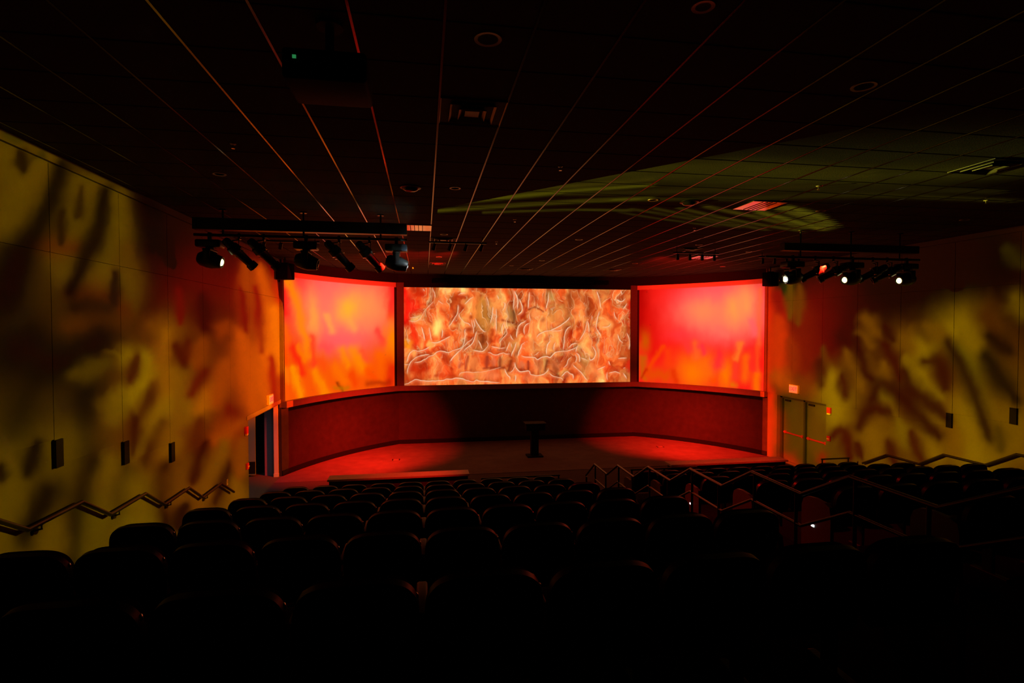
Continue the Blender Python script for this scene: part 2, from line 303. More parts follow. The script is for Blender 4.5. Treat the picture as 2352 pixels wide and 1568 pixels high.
def paint_right_wall(x, y):
    n = x.size; C = np.zeros((n, 3)); C[:] = L3((40, 14, 0))
    wx = x + 10 * (fbm(x / 40, y / 62, 33) - .5) + 9 * (fbm(x / 13, y / 22, 34) - .5); wy = y + 16 * (fbm(x / 40, y / 62, 39) - .5) + 12 * (fbm(x / 13, y / 22, 40) - .5)
    def s(w, col, *pts, op=.92): stroke(C, wx, wy, [(1752 + u / 1.723, 540 + v / 1.723) for u, v in pts], w * 1.12 / 1.723, col, op)
    s(340, (88, 46, 0), (420, 640), (900, 640), op=.95); s(200, (94, 54, 0), (200, 820), (1000, 820), op=.9); s(150, (80, 38, 0), (480, 420), (800, 420), op=.85)
    s(320, (14, 1, 0), (480, 160), (900, 160), op=1); s(160, (40, 1, 0), (330, 250), (320, 330), op=.95); s(150, (84, 3, 0), (230, 240), (220, 440), op=.95); s(110, (128, 22, 0), (150, 320), (160, 560), op=.85); s(60, (52, 2, 0), (310, 400), (330, 430), op=.8)
    s(60, (250, 40, 8), (10, 190), (8, 600), op=.98); s(60, (214, 48, 0), (66, 330), (60, 570)); s(40, (170, 16, 0), (60, 220), (90, 320), op=.8); s(50, (70, 36, 0), (90, 180), (100, 210)); s(28, (120, 62, 0), (106, 190), (112, 330), op=.85); s(26, (118, 54, 0), (146, 200), (142, 340), op=.8); s(60, (186, 66, 0), (50, 560), (120, 600), op=.8); s(60, (122, 46, 0), (150, 570), (200, 620), op=.8); s(36, (150, 40, 0), (110, 420), (130, 520), op=.7)
    s(56, (244, 40, 4), (24, 640), (20, 860), op=.95); s(50, (200, 22, 0), (80, 870), (110, 890), op=.8); s(90, (106, 60, 0), (110, 700), (120, 820), op=.85); s(60, (112, 66, 0), (200, 700), (205, 860), op=.85); s(40, (150, 30, 0), (215, 860), (225, 890), op=.8)
    # bright tongues
    s(46, (104, 58, 0), (400, 330), (456, 392)); s(36, (106, 60, 0), (388, 396), (424, 436)); s(80, (146, 104, 0), (272, 560), (292, 745)); s(26, (96, 44, 0), (240, 450), (246, 550)); s(36, (108, 60, 0), (330, 460), (352, 520)); s(52, (112, 66, 0), (402, 484), (388, 592)); s(60, (114, 82, 0), (470, 590), (500, 660)); s(40, (120, 72, 0), (480, 508), (502, 566)); s(46, (122, 86, 0), (560, 496), (604, 590)); s(74, (134, 98, 0), (612, 436), (650, 506)); s(46, (128, 92, 0), (620, 540), (650, 604), (704, 646)); s(50, (128, 86, 0), (616, 646), (650, 712), (706, 738))
    s(110, (124, 90, 0), (760, 372), (810, 352), (852, 432)); s(50, (100, 62, 0), (660, 370), (720, 410)); s(60, (108, 84, 0), (776, 456), (850, 566), (884, 690)); s(120, (136, 96, 0), (836, 690), (850, 860)); s(90, (116, 72, 0), (416, 756), (450, 840)); s(52, (112, 78, 0), (540, 740), (572, 826)); s(72, (122, 82, 0), (640, 796), (684, 876)); s(30, (120, 80, 0), (498, 676), (522, 706)); s(120, (96, 60, 0), (950, 600), (1000, 756)); s(150, (104, 68, 0), (930, 790), (970, 800)); s(64, (88, 62, 0), (1000, 246), (1024, 310)); s(46, (42, 29, 0), (966, 60), (1024, 116)); s(90, (66, 28, 0), (890, 320), (930, 420)); s(80, (104, 62, 0), (540, 400), (580, 440)); s(60, (112, 66, 0), (740, 760), (760, 860), op=.8)
    # dark gaps
    s(44, (46, 8, 0), (490, 360), (516, 412)); s(40, (46, 6, 0), (376, 410), (400, 520), (436, 566)); s(62, (44, 6, 0), (436, 646), (474, 586), (560, 640), (640, 744), (692, 796)); s(48, (50, 7, 0), (376, 748), (428, 690), (500, 700)); s(42, (66, 8, 0), (276, 800), (318, 776), (342, 880)); s(50, (46, 8, 0), (560, 540), (600, 620), (640, 650), (724, 726)); s(40, (56, 9, 0), (478, 430), (520, 500), (544, 566)); s(58, (50, 10, 0), (640, 500), (700, 516), (722, 606)); s(54, (36, 10, 0), (738, 430), (790, 520), (850, 660), (896, 800)); s(76, (17, 6, 0), (884, 480), (934, 560), (1004, 650)); s(60, (26, 9, 0), (900, 400), (970, 460)); s(40, (58, 10, 0), (496, 820), (522, 900)); s(42, (62, 14, 0), (588, 790), (626, 890)); s(30, (60, 10, 0), (372, 826), (384, 880)); s(36, (60, 9, 0), (316, 560), (330, 640)); s(40, (70, 44, 0), (930, 760), (940, 840)); s(34, (64, 8, 0), (226, 500), (236, 590), op=.8)
    C *= (1 + .16 * (fbm(x / 9, y / 14, 51, 3) - .5))[:, None]
    C -= ambient(x, y, AMB_R)
    return np.clip(C, 0, 1)

def paint_ceiling(x, y):
    n = x.size; C = np.zeros((n, 3))
    def s(pts, w, col, op=.9): stroke(C, x, y, pts, w, col, op)
    s([(2360, 345), (2000, 362), (1700, 378)], 75, (17, 17, 3), .9); s([(2360, 385), (1900, 410), (1500, 400), (1300, 405)], 40, (34, 32, 3), .9)
    s([(1250, 400), (1600, 385), (2000, 400)], 30, (40, 36, 3), .8); s([(1150, 330), (1400, 350)], 60, (12, 12, 2), .7); s([(500, 300), (900, 330)], 160, (9, 9, 2), .8); s([(1000, 370), (1250, 350)], 40, (14, 14, 2), .8)
    s([(855, 468), (1000, 452), (1150, 430), (1260, 415), (1400, 398)], 11, (66, 56, 4)); s([(1050, 436), (1250, 408)], 12, (56, 46, 3), .8)
    s([(900, 473), (1060, 462), (1200, 449), (1330, 437), (1500, 425)], 7, (66, 62, 4)); s([(1100, 448), (1300, 428), (1500, 412)], 8, (48, 42, 3))
    s([(1000, 484), (1150, 474), (1320, 463), (1500, 455)], 6, (62, 58, 4)); s([(1050, 478), (1250, 466), (1400, 458)], 5, (40, 34, 2)); s([(1110, 488), (1300, 482), (1450, 483)], 4, (44, 40, 3))
    s([(1500, 440), (1800, 430), (2300, 440)], 14, (22, 20, 2)); s([(1480, 458), (1700, 455), (2000, 448), (2340, 462)], 9, (30, 27, 2)); s([(1300, 445), (1600, 438), (1900, 425)], 10, (30, 26, 2))
    s([(1800, 473), (1880, 498), (1918, 520)], 7, (84, 78, 10)); s([(1780, 476), (1850, 500), (1905, 524)], 6, (74, 66, 8)); s([(1740, 486), (1830, 510), (1890, 527)], 6, (80, 74, 8))
    s([(1620, 474), (1720, 495), (1850, 524)], 5, (58, 50, 5)); s([(1560, 478), (1700, 508), (1840, 530)], 4, (52, 46, 4)); s([(1500, 478), (1640, 505), (1760, 528)], 4, (44, 38, 3)); s([(1450, 480), (1560, 498), (1700, 522)], 4, (38, 34, 3)); s([(1420, 486), (1500, 500), (1650, 520)], 3, (34, 30, 3))
    s([(790, 481), (815, 478)], 8, (50, 42, 3), .9)
    C *= (1 + .5 * (fbm(x / 60, y / 5, 71, 3) - .5))[:, None]
    return np.clip(C, 0, 1)

def paint_left_screen(x, y):  # red wash and projected light on this screen, painted in as glow
    n = x.size; C = np.zeros((n, 3)); sc = 4.9; X = (x - 630) * sc; Y = (y - 620) * sc
    g = np.clip((Y - 250) / 700, 0, 1)[:, None]; C[:] = L3((253, 38, 28)) * (1 - g) + L3((250, 84, 4)) * g
    X = X + 60 * (fbm(x / 14, y / 26, 5) - .5); Y = Y + 60 * (fbm(x / 14, y / 26, 6) - .5)
    s = lambda pts, w, col, op=.9: stroke(C, X, Y, pts, w * 1.3, col, op * .92, taper=False)
    b = lambda c, rx, ry, col, op=.9, a=0., p=2.: blob(C, X, Y, c, rx, ry, col, op, a, p)
    b((800, 420), 520, 470, (255, 92, 98), .95, 0, 4); b((1000, 420), 330, 270, (255, 152, 72), .85); b((600, 420), 300, 330, (255, 120, 92), .6)
    b((830, 430), 120, 150, (255, 178, 42), .9, .5); b((440, 520), 80, 270, (255, 160, 62), .85, -.08); s([(600, 520), (655, 680)], 50, (255, 162, 70), .8); s([(850, 560), (900, 660)], 60, (255, 165, 70), .6)
    b((760, 800), 260, 110, (255, 92, 96), .7); s([(540, 860), (620, 880)], 60, (255, 66, 70), .6)
    s([(150, 90), (250, 330), (290, 520), (360, 800), (390, 960)], 74, (255, 134, 0), .95); s([(1335, 200), (1330, 520)], 76, (255, 22, 26), .95); s([(1160, 690), (1230, 830)], 50, (255, 46, 44), .8)
    b((1330, 770), 86, 200, (255, 130, 0), .95); s([(110, 250), (110, 480)], 60, (252, 26, 20), .9); s([(130, 640), (160, 780)], 60, (255, 96, 0), .7)
    s([(220, 880), (300, 1150)], 66, (250, 24, 10), .9); s([(110, 900), (130, 1080)], 40, (240, 60, 0), .7); s([(430, 760), (440, 1080)], 56, (255, 44, 24), .8); s([(500, 1010), (560, 1100)], 50, (255, 70, 10), .6)
    s([(270, 860), (340, 1010)], 36, (255, 120, 0), .7); s([(210, 1120), (300, 1420)], 50, (255, 144, 0), .9); s([(120, 1130), (150, 1240)], 50, (246, 122, 10), .7); s([(460, 1150), (570, 1370)], 66, (255, 134, 0), .9)
    s([(760, 900), (830, 1060)], 60, (255, 132, 0), .9); s([(890, 900), (990, 1110)], 84, (255, 134, 0), .95); s([(1190, 960), (1220, 1200)], 70, (255, 98, 0), .9); s([(700, 1100), (790, 1240)], 90, (255, 116, 0), .7); s([(990, 920), (1040, 1000)], 50, (255, 72, 40), .7)
    s([(1330, 1100), (1310, 1300)], 110, (226, 24, 4), .9); s([(860, 1180), (920, 1280)], 50, (246, 60, 0), .8); s([(1050, 1130), (1120, 1230)], 60, (255, 70, 0), .7); s([(710, 1270), (770, 1350)], 26, (120, 40, 0), .8); s([(680, 1330), (830, 1330)], 30, (190, 110, 0), .7); s([(1060, 1290), (1300, 1260)], 40, (160, 34, 0), .7)
    return np.clip(C, 0, 1)

def paint_right_screen(x, y):  # wash red and projected light likewise painted into the emission
    n = x.size; C = np.zeros((n, 3)); sc = 5.6; X = (x - 1460) * sc; Y = (y - 630) * sc; C[:] = L3((252, 28, 18))
    X = X + 64 * (fbm(x / 14, y / 26, 15) - .5); Y = Y + 64 * (fbm(x / 14, y / 26, 16) - .5)
    s = lambda pts, w, col, op=.9: stroke(C, X, Y, pts, w * 1.3, col, op * .92, taper=False)
    b = lambda c, rx, ry, col, op=.9, a=0., p=2.: blob(C, X, Y, c, rx, ry, col, op, a, p)
    s([(60, 150), (60, 700)], 170, (170, 0, 0), .95); s([(200, 500), (220, 1000)], 130, (222, 10, 4), .7)
    b((1130, 440), 640, 440, (255, 92, 96), .97, 0, 4); b((880, 470), 240, 150, (255, 140, 80), .9); b((1250, 470), 110, 190, (255, 168, 62), .9); b((1420, 380), 130, 260, (255, 156, 76), .85); b((1050, 560), 400, 220, (255, 128, 84), .6)
    b((600, 780), 200, 90, (255, 52, 60), .6); s([(1060, 700), (1180, 780)], 60, (255, 110, 90), .6); s([(1500, 600), (1530, 760)], 70, (255, 96, 98), .8)
    b((750, 1260), 240, 230, (255, 118, 0), .95); b((900, 1180), 130, 160, (255, 102, 12), .85); b((1160, 1290), 86, 220, (255, 114, 0), .95); s([(1430, 1080), (1400, 1330)], 80, (255, 98, 10), .9); s([(1560, 1300), (1560, 1500)], 70, (255, 110, 0), .9)
    s([(1345, 880), (1285, 1090)], 50, (255, 118, 34), .9); s([(770, 900), (780, 1050)], 54, (255, 98, 30), .85); s([(1600, 200), (1590, 900)], 46, (255, 104, 40), .6); s([(1580, 950), (1570, 1250)], 40, (255, 80, 24), .7)
    b((115, 870), 66, 130, (205, 80, 0), .95); s([(90, 1080), (75, 1300)], 56, (196, 90, 6), .9); s([(130, 1260), (350, 930)], 36, (250, 66, 0), .85); s([(200, 1280), (380, 1300)], 110, (226, 76, 0), .85); s([(70, 1330), (130, 1230)], 30, (190, 20, 0), .8); s([(120, 1340)], 40, (205, 90, 0), .8); s([(400, 1000), (420, 1150)], 60, (252, 60, 8), .8)
    s([(1080, 1030), (1060, 1180)], 84, (255, 40, 46), .9); s([(840, 920), (880, 1000)], 56, (255, 46, 60), .85); s([(1290, 1180), (1280, 1320)], 56, (255, 58, 34), .85); s([(1500, 1000), (1510, 1230)], 50, (255, 44, 30), .85); s([(490, 1250), (520, 1380)], 56, (226, 42, 0), .8); s([(610, 820), (700, 950)], 70, (255, 52, 50), .7); s([(1260, 1420)], 40, (220, 120, 0), .7); s([(1000, 1370)], 50, (255, 74, 0), .8)
    return np.clip(C, 0, 1)

def paint_center(x, y):
    n = x.size; C = np.zeros((n, 3))
    u = x; v = y
    qx = fbm(u / 34, v / 44, 1, 4); qy = fbm(u / 34 + 5.2, v / 44 + 1.3, 2, 4)
    f = fbm(u / 20 + 3.2 * qx, v / 34 + 3.2 * qy, 3, 5)
    r = 1 - np.abs(2 * fbm(u / 26 + 3.0 * qy, v / 46 + 2.6 * qx, 8, 4) - 1)
    def ramp(t, stops):
        ts = [k for k, _ in stops]; cs = np.array([L3(c) for _, c in stops]); return np.stack([np.interp(t, ts, cs[:, i]) for i in range(3)], 1)
    C[:] = ramp(f, [(.2, (196, 50, 14)), (.42, (232, 92, 34)), (.55, (248, 124, 58)), (.7, (252, 150, 74)), (.85, (255, 190, 110))])
    A = conv(920, 650, 6.532); B = conv(1180, 650, 6.534)
    def sa(pts, w, col, op=.85): stroke(C, wx, wy, A(pts), w / 6.53, col, op)
    def sb(pts, w, col, op=.85): stroke(C, wx, wy, B(pts), w / 6.53, col, op)
    wx = x + 5 * (qx - .5); wy = y + 5 * (qy - .5)
    # broad fields
    sa([(0, 60), (120, 300), (60, 600)], 240, (226, 18, 10), .97); sa([(200, 60), (330, 180)], 170, (176, 22, 2), .85); sa([(100, 350), (230, 380)], 110, (238, 34, 16), .8); sa([(190, 640), (220, 950)], 120, (228, 42, 14), .9); sa([(80, 860), (120, 960)], 90, (255, 146, 22), .9); sa([(70, 720), (90, 780)], 80, (252, 130, 60), .8)
    sa([(180, 1280), (380, 1290)], 170, (222, 46, 10), .85); sa([(70, 1250)], 60, (255, 130, 50), .7); sa([(80, 1440), (300, 1420)], 90, (232, 74, 26), .8); sa([(560, 1200), (650, 1330)], 150, (232, 86, 36), .8); sa([(520, 1390), (800, 1380)], 70, (190, 50, 14), .8); sa([(250, 1090), (400, 1010)], 80, (226, 70, 24), .8)
    sa([(1230, 280), (1250, 640)], 230, (212, 134, 52), .85); sa([(1640, 460)], 150, (208, 140, 72), .8); sa([(560, 600), (540, 740)], 130, (255, 200, 104), .85); sa([(960, 110)], 80, (255, 198, 110), .8); sa([(1480, 210)], 80, (255, 192, 100), .7); sa([(180, 560), (300, 500)], 56, (255, 198, 110), .8)
    sa([(620, 380), (740, 540)], 90, (190, 58, 14), .85); sa([(780, 170), (760, 330)], 56, (172, 60, 16), .8); sa([(330, 250)], 70, (226, 84, 30), .6); sa([(600, 250), (640, 350)], 100, (238, 118, 58), .7); sa([(430, 560), (420, 420)], 60, (226, 84, 34), .8); sa([(960, 720), (1060, 690)], 60, (186, 58, 18), .8); sa([(880, 560), (900, 700)], 60, (206, 90, 36), .7)
    sa([(1020, 1110), (970, 1280)], 44, (170, 66, 38), .85); sa([(900, 1120), (880, 1260)], 40, (212, 96, 60), .8); sa([(1130, 1150), (1080, 1290)], 110, (226, 120, 60), .75); sa([(1300, 1110), (1290, 1260)], 60, (140, 44, 26), .9); sa([(1400, 1150), (1400, 1230)], 70, (196, 100, 66), .7); sa([(1500, 1120), (1500, 1250)], 54, (140, 46, 26), .85); sa([(1250, 1280), (1560, 1265)], 36, (146, 40, 16), .8); sa([(1060, 1300)], 40, (170, 60, 24), .7); sa([(1660, 1170), (1620, 1310)], 34, (150, 52, 24), .8); sa([(1450, 1380), (1250, 1390)], 100, (236, 122, 70), .7); sa([(960, 1390), (1100, 1390)], 70, (220, 96, 60), .7)
    sa([(1250, 790), (1240, 880)], 54, (160, 62, 24), .85); sa([(1060, 505)], 44, (150, 46, 12), .85); sa([(1520, 550), (1730, 605)], 34, (164, 54, 20), .85); sa([(1700, 430), (1705, 560)], 34, (150, 90, 50), .8); sa([(1570, 680), (1560, 780)], 40, (160, 60, 24), .7); sa([(1460, 1000), (1580, 1000)], 26, (170, 50, 24), .8); sa([(1390, 110)], 50, (190, 74, 20), .8); sa([(1640, 150)], 50, (196, 94, 30), .8); sa([(1200, 190)], 40, (190, 74, 30), .7); sa([(1180, 900)], 40, (180, 60, 24), .6); sa([(1500, 900)], 60, (240, 120, 66), .7)
    sb([(270, 150), (370, 320)], 110, (186, 66, 24), .85); sb([(440, 170), (450, 330)], 50, (200, 80, 30), .7); sb([(230, 400), (320, 365), (440, 430)], 28, (150, 40, 12), .9); sb([(440, 560)], 64, (168, 66, 32), .85); sb([(320, 480)], 90, (238, 134, 74), .8); sb([(830, 190), (850, 430)], 130, (192, 74, 24), .85); sb([(1090, 180), (1110, 480)], 90, (178, 66, 22), .85); sb([(1000, 590), (960, 690)], 90, (172, 46, 12), .9); sb([(920, 450)], 50, (180, 60, 16), .8)
    sb([(600, 440), (560, 560)], 120, (252, 152, 70), .8); sb([(540, 160), (580, 230)], 80, (255, 190, 100), .8); sb([(1440, 630)], 70, (255, 178, 96), .8); sb([(1250, 880), (1160, 820)], 60, (186, 50, 18), .8); sb([(1030, 1010)], 60, (206, 64, 24), .85); sb([(1340, 960), (1370, 1040)], 60, (206, 56, 20), .8); sb([(1200, 640), (1260, 700)], 54, (210, 70, 26), .8)
    sb([(1760, 280), (1790, 560)], 120, (220, 16, 6), .95); sb([(1600, 560), (1720, 620)], 50, (236, 60, 24), .8); sb([(1740, 1180), (1730, 1320)], 84, (226, 38, 18), .85); sb([(1460, 1270), (1580, 1310)], 60, (222, 66, 26), .8); sb([(1650, 900), (1600, 1000)], 160, (250, 96, 38), .7); sb([(1620, 450)], 100, (244, 88, 40), .7); sb([(1500, 860)], 130, (252, 120, 60), .6); sb([(1720, 1420)], 60, (244, 112, 40), .7); sb([(1150, 1250), (1300, 1400)], 120, (250, 140, 74), .6)
    sb([(120, 1200), (130, 1260)], 80, (196, 100, 64), .75); sb([(215, 1170), (215, 1290)], 40, (136, 40, 22), .9); sb([(330, 1220), (380, 1280)], 130, (232, 124, 70), .75); sb([(500, 1170), (470, 1310)], 36, (140, 46, 22), .85); sb([(640, 1150), (650, 1270)], 130, (230, 118, 66), .75); sb([(540, 1310), (680, 1400)], 40, (170, 54, 24), .8); sb([(780, 1070), (770, 1150)], 40, (176, 56, 24), .7); sb([(110, 1300)], 60, (150, 40, 14), .7); sb([(280, 1350)], 50, (160, 48, 20), .6); sb([(270, 960), (300, 880)], 120, (214, 104, 48), .8); sb([(480, 840), (540, 800)], 70, (190, 86, 44), .75); sb([(660, 960), (640, 1000)], 50, (196, 76, 40), .7); sb([(300, 1420), (150, 1420)], 90, (222, 108, 60), .7); sb([(840, 1250), (830, 1180)], 50, (196, 84, 46), .7); sb([(800, 1390)], 60, (190, 84, 46), .7)
    # folds of flame: level lines of warped noise, lit on one side and dark on the other
    hot = np.clip((C[:, 1] - .012) * 14, .0, 1)
    low = np.clip((y - 800) / 40, 0, 1)
    for sx, sy, sd, lv, amp in ((30, 58, 101, (.40, .52, .62), .85), (15, 30, 121, (.40, .58), .35)):
        nz = lambda u, v: fbm(u / sx + 1.5 * qx, v / sy + 1.3 * qy, sd, 3)
        n0 = nz(x, y); gx = (nz(x + .5, y) - n0) / .5; gy = (nz(x, y + .5) - n0) / .5; g = np.hypot(gx, gy) + 1e-5
        C *= (.62 + .76 * np.clip((n0 - .25) * 1.9, 0, 1))[:, None] ** (1.2 * amp)
        for kx, L in enumerate(lv):
            d = (n0 - L) / g; m = amp * hot * np.clip((fbm(x / 24, y / 38, sd + 30 + kx, 3) - .45) * 6, 0, 1) * (1 - .75 * low) * np.clip(g * 45, 0, 1)
            C *= (1 - .42 * m * np.where(d < 0, np.exp(-(d / 5.0) ** 2), 0))[:, None]
            C += (L3((255, 162, 92)) - C) * (.5 * m * np.where(d > 0, np.exp(-(d / 4.5) ** 2), np.exp(-(d / 1.2) ** 2)))[:, None]
            C += (L3((255, 208, 158)) - C) * (.60 * m * np.exp(-(d / (.55 + .5 * m)) ** 2))[:, None]
    C *= np.array([1.04, 1.02, .95])
    # filaments
    wa = [[(45, 1525), (110, 1505), (180, 1465), (240, 1445), (300, 1460), (400, 1470), (560, 1465), (640, 1460), (690, 1440), (760, 1440), (830, 1425), (920, 1435), (1010, 1460), (1090, 1480), (1140, 1455), (1180, 1470), (1300, 1475), (1420, 1490), (1500, 1490)],
      [(45, 1215), (110, 1222), (140, 1205)], [(100, 1370), (110, 1290), (150, 1190), (210, 1130), (280, 1095), (370, 1075), (440, 1070)], [(200, 1190), (300, 1175), (370, 1140), (430, 1100), (490, 1080), (540, 1040), (580, 1020), (640, 1025), (720, 1040), (780, 1015), (850, 995), (910, 970), (940, 930), (960, 860), (965, 760), (975, 680)],
      [(90, 1190), (120, 1100), (150, 1040), (200, 1010), (290, 1020), (370, 990), (440, 950)], [(740, 1180), (780, 1120), (850, 1050), (920, 980), (990, 900), (1060, 850), (1090, 800)], [(950, 1010), (1010, 960), (1070, 910), (1105, 840), (1130, 760), (1150, 710)], [(1100, 760), (1095, 680), (1075, 600), (1070, 540)], [(1095, 540), (1115, 620), (1105, 680)],
      [(1080, 1000), (1170, 1020), (1230, 1020), (1280, 980), (1310, 930), (1290, 860)], [(1230, 1000), (1200, 920), (1165, 850)], [(1300, 1040), (1350, 1045), (1390, 1070), (1440, 1075), (1500, 1060), (1540, 1045), (1590, 1065), (1650, 1060)], [(1360, 950), (1440, 965), (1520, 975), (1580, 960)], [(1470, 910), (1530, 830), (1590, 770), (1590, 720), (1565, 650), (1550, 590)], [(1530, 780), (1520, 680), (1545, 600)],
      [(1440, 720), (1435, 600), (1440, 470), (1435, 380)], [(1340, 610), (1365, 540), (1380, 450), (1385, 350)], [(1520, 420), (1555, 370), (1565, 310), (1530, 290)], [(1660, 1100), (1690, 1020), (1720, 940), (1740, 880)], [(1760, 1100), (1780, 1010), (1829, 930)], [(1750, 400), (1755, 300), (1745, 200), (1720, 110)], [(1690, 400), (1700, 280), (1705, 160), (1690, 100)], [(1670, 970), (1650, 890)],
      [(720, 660), (770, 590), (820, 510), (855, 440), (865, 320)], [(120, 560), (200, 575), (270, 550), (320, 490), (380, 390), (440, 330), (500, 270)], [(130, 520), (230, 510), (300, 480)], [(610, 830), (630, 740), (625, 680)], [(870, 440), (890, 510), (950, 580), (1020, 610), (1060, 650)], [(1110, 520), (1150, 600), (1200, 680), (1260, 730), (1290, 720)], [(1050, 430), (1055, 480)], [(480, 80), (510, 150), (520, 230)], [(335, 75), (370, 130)], [(860, 180), (920, 150), (980, 150)], [(955, 320), (1030, 250), (1100, 200)],
      [(1720, 1180), (1730, 1260), (1770, 1320), (1829, 1330)], [(1630, 1345), (1680, 1310), (1720, 1230)], [(1720, 1370), (1725, 1480)], [(1560, 1280), (1600, 1370), (1640, 1410), (1640, 1460)], [(870, 1400), (900, 1350), (1000, 1330), (1100, 1340), (1260, 1325), (1400, 1290), (1520, 1260)], [(470, 880), (450, 780), (430, 660)], [(1640, 760), (1660, 820), (1700, 860)], [(1829, 590), (1770, 660), (1750, 780)], [(450, 890), (560, 890), (660, 840), (760, 790)], [(1829, 330), (1820, 420), (1760, 470)], [(370, 870), (340, 740), (310, 650)], [(560, 260), (640, 320)], [(1580, 1030), (1640, 880)], [(1480, 250), (1440, 170)], [(1330, 350), (1290, 200)]]
    wb = [[(0, 1180), (30, 1260), (80, 1320), (150, 1325), (230, 1320), (260, 1370), (350, 1385), (430, 1370), (500, 1330), (525, 1270)], [(110, 1080), (160, 1110), (240, 1110), (310, 1115), (360, 1145), (420, 1110), (500, 1100), (545, 1115), (580, 1080), (620, 1040), (690, 1025), (760, 1020), (830, 1010), (910, 980), (970, 930)], [(530, 1345), (580, 1390), (650, 1410), (720, 1430), (745, 1470)], [(710, 1410), (750, 1365), (800, 1325), (850, 1360), (890, 1380), (890, 1450)], [(885, 1210), (920, 1260), (1000, 1330), (1070, 1410), (1110, 1470)],
      [(880, 1100), (820, 1150), (790, 1230), (740, 1280)], [(50, 1100), (90, 1000), (120, 930), (180, 880)], [(40, 820), (50, 700), (90, 620), (160, 580), (190, 550)], [(160, 780), (150, 690), (180, 630), (240, 600)], [(340, 820), (380, 770), (450, 730), (540, 715), (620, 720), (690, 710), (730, 690)], [(540, 715), (640, 670), (740, 610), (820, 540), (850, 500)], [(740, 1000), (755, 880), (770, 760), (800, 690), (860, 640)], [(490, 1080), (490, 1000), (510, 920), (560, 850)], [(610, 1020), (600, 960), (630, 880)], [(980, 860), (1040, 770), (1080, 680), (1100, 560)], [(1130, 740), (1125, 640), (1105, 560)],
      [(230, 130), (225, 250), (215, 390)], [(55, 380), (65, 260), (40, 180), (10, 110)], [(120, 400), (125, 340), (80, 230)], [(50, 480), (110, 440), (125, 390)], [(235, 440), (235, 510), (250, 570)], [(520, 130), (515, 250), (480, 400)], [(1240, 120), (1280, 220), (1300, 330), (1310, 390)], [(1290, 410), (1260, 520), (1240, 660), (1290, 760), (1310, 810)], [(930, 1040), (940, 980), (970, 940)], [(930, 1040), (980, 1080), (995, 1150), (980, 1190)], [(920, 1200), (940, 1130), (920, 1060)], [(1000, 1120), (1070, 1140), (1110, 1160)], [(1130, 1090), (1150, 1150), (1200, 1130), (1230, 1060), (1200, 980), (1170, 940)],
      [(1410, 1460), (1400, 1400), (1405, 1330)], [(1420, 1355), (1500, 1330), (1560, 1340), (1600, 1365)], [(1500, 420), (1520, 500), (1560, 560)], [(1560, 760), (1590, 850), (1640, 900)], [(1810, 130), (1800, 190), (1770, 220)], [(1795, 830), (1790, 950), (1780, 1080)], [(1640, 1280), (1680, 1270)], [(1540, 240), (1620, 280), (1680, 220)], [(1700, 740), (1740, 880), (1730, 1000)], [(1250, 1300), (1330, 1270), (1380, 1240)], [(390, 1030), (300, 1090)], [(1060, 320), (1055, 290)], [(980, 510), (985, 470)], [(30, 1370), (25, 1480)], [(1320, 660), (1420, 650), (1460, 600)], [(1420, 1160), (1450, 1240)], [(1560, 1130), (1700, 1120)], [(1640, 1340), (1700, 1440)], [(820, 980), (870, 920), (960, 900)], [(1170, 480), (1175, 560)], [(1640, 400), (1700, 300)], [(1600, 100), (1640, 180)]]
    soft = {24, 25, 38, 41}
    for cv, lines in ((A, wa), (B, wb)):
        for i, ln in enumerate(lines):
            q = smooth(cv(ln)); bx0 = min(p[0] for p in q) - 14; bx1 = max(p[0] for p in q) + 14; by0 = min(p[1] for p in q) - 14; by1 = max(p[1] for p in q) + 14
            k = np.where((x > bx0) & (x < bx1) & (y > by0) & (y < by1))[0]
            d, sd, t, tot = dist_signed(x[k] + 1.6 * (fbm(x[k] / 7, y[k] / 7, 91, 2) - .5), y[k] + 1.6 * (fbm(x[k] / 7, y[k] / 7, 92, 2) - .5), q)
            tp = np.clip(np.minimum(t, 1 - t) * tot / 7, 0, 1) ** .7 * (.45 + .8 * fbm(x[k] / 16, y[k] / 16, 60 + i, 2)); tp = np.clip(tp, 0, 1)
            if cv is A and i in soft: tp = tp * .6
            c = C[k]; up = sd * (1 if q[-1][0] >= q[0][0] else -1)          # +1 below / right of the line
            c *= (1 - .40 * tp * (up < 0) * np.exp(-(d / 5.5) ** 2))[:, None]
            c += (L3((255, 150, 96)) - c) * (.50 * tp * np.where(up > 0, np.exp(-(d / 4.2) ** 2), np.exp(-(d / 1.4) ** 2)))[:, None]
            c += (L3((255, 222, 184)) - c) * (.85 * tp * np.exp(-(d / (.40 + .40 * tp)) ** 2))[:, None]
            C[k] = c
    return np.clip(C, 0, 1)

def grid_mesh(name, P, nu, nv, cols, m, parent=None, loc=(0, 0, 0), label=None):
    me = bpy.data.meshes.new(name); n = nu * nv
    i = np.arange(nv - 1)[:, None] * nu + np.arange(nu - 1)[None, :]
    q = np.stack([i, i + 1, i + 1 + nu, i + nu], -1).reshape(-1)
    nf = (nu - 1) * (nv - 1)
    me.vertices.add(n); me.vertices.foreach_set('co', np.asarray(P, dtype=np.float32).reshape(-1))
    me.loops.add(nf * 4); me.loops.foreach_set('vertex_index', q.astype(np.int32))
    me.polygons.add(nf); me.polygons.foreach_set('loop_start', np.arange(0, nf * 4, 4, dtype=np.int32))
    me.update(calc_edges=True)
    at = me.attributes.new('picture', 'FLOAT_COLOR', 'POINT')
    at.data.foreach_set('color', np.concatenate([cols, np.ones((n, 1))], 1).astype(np.float32).reshape(-1))
    me.materials.append(M[m]); me.validate()
    o = bpy.data.objects.new(name, me); COL.objects.link(o); o.location = loc
    if parent: o.parent = parent
    return o
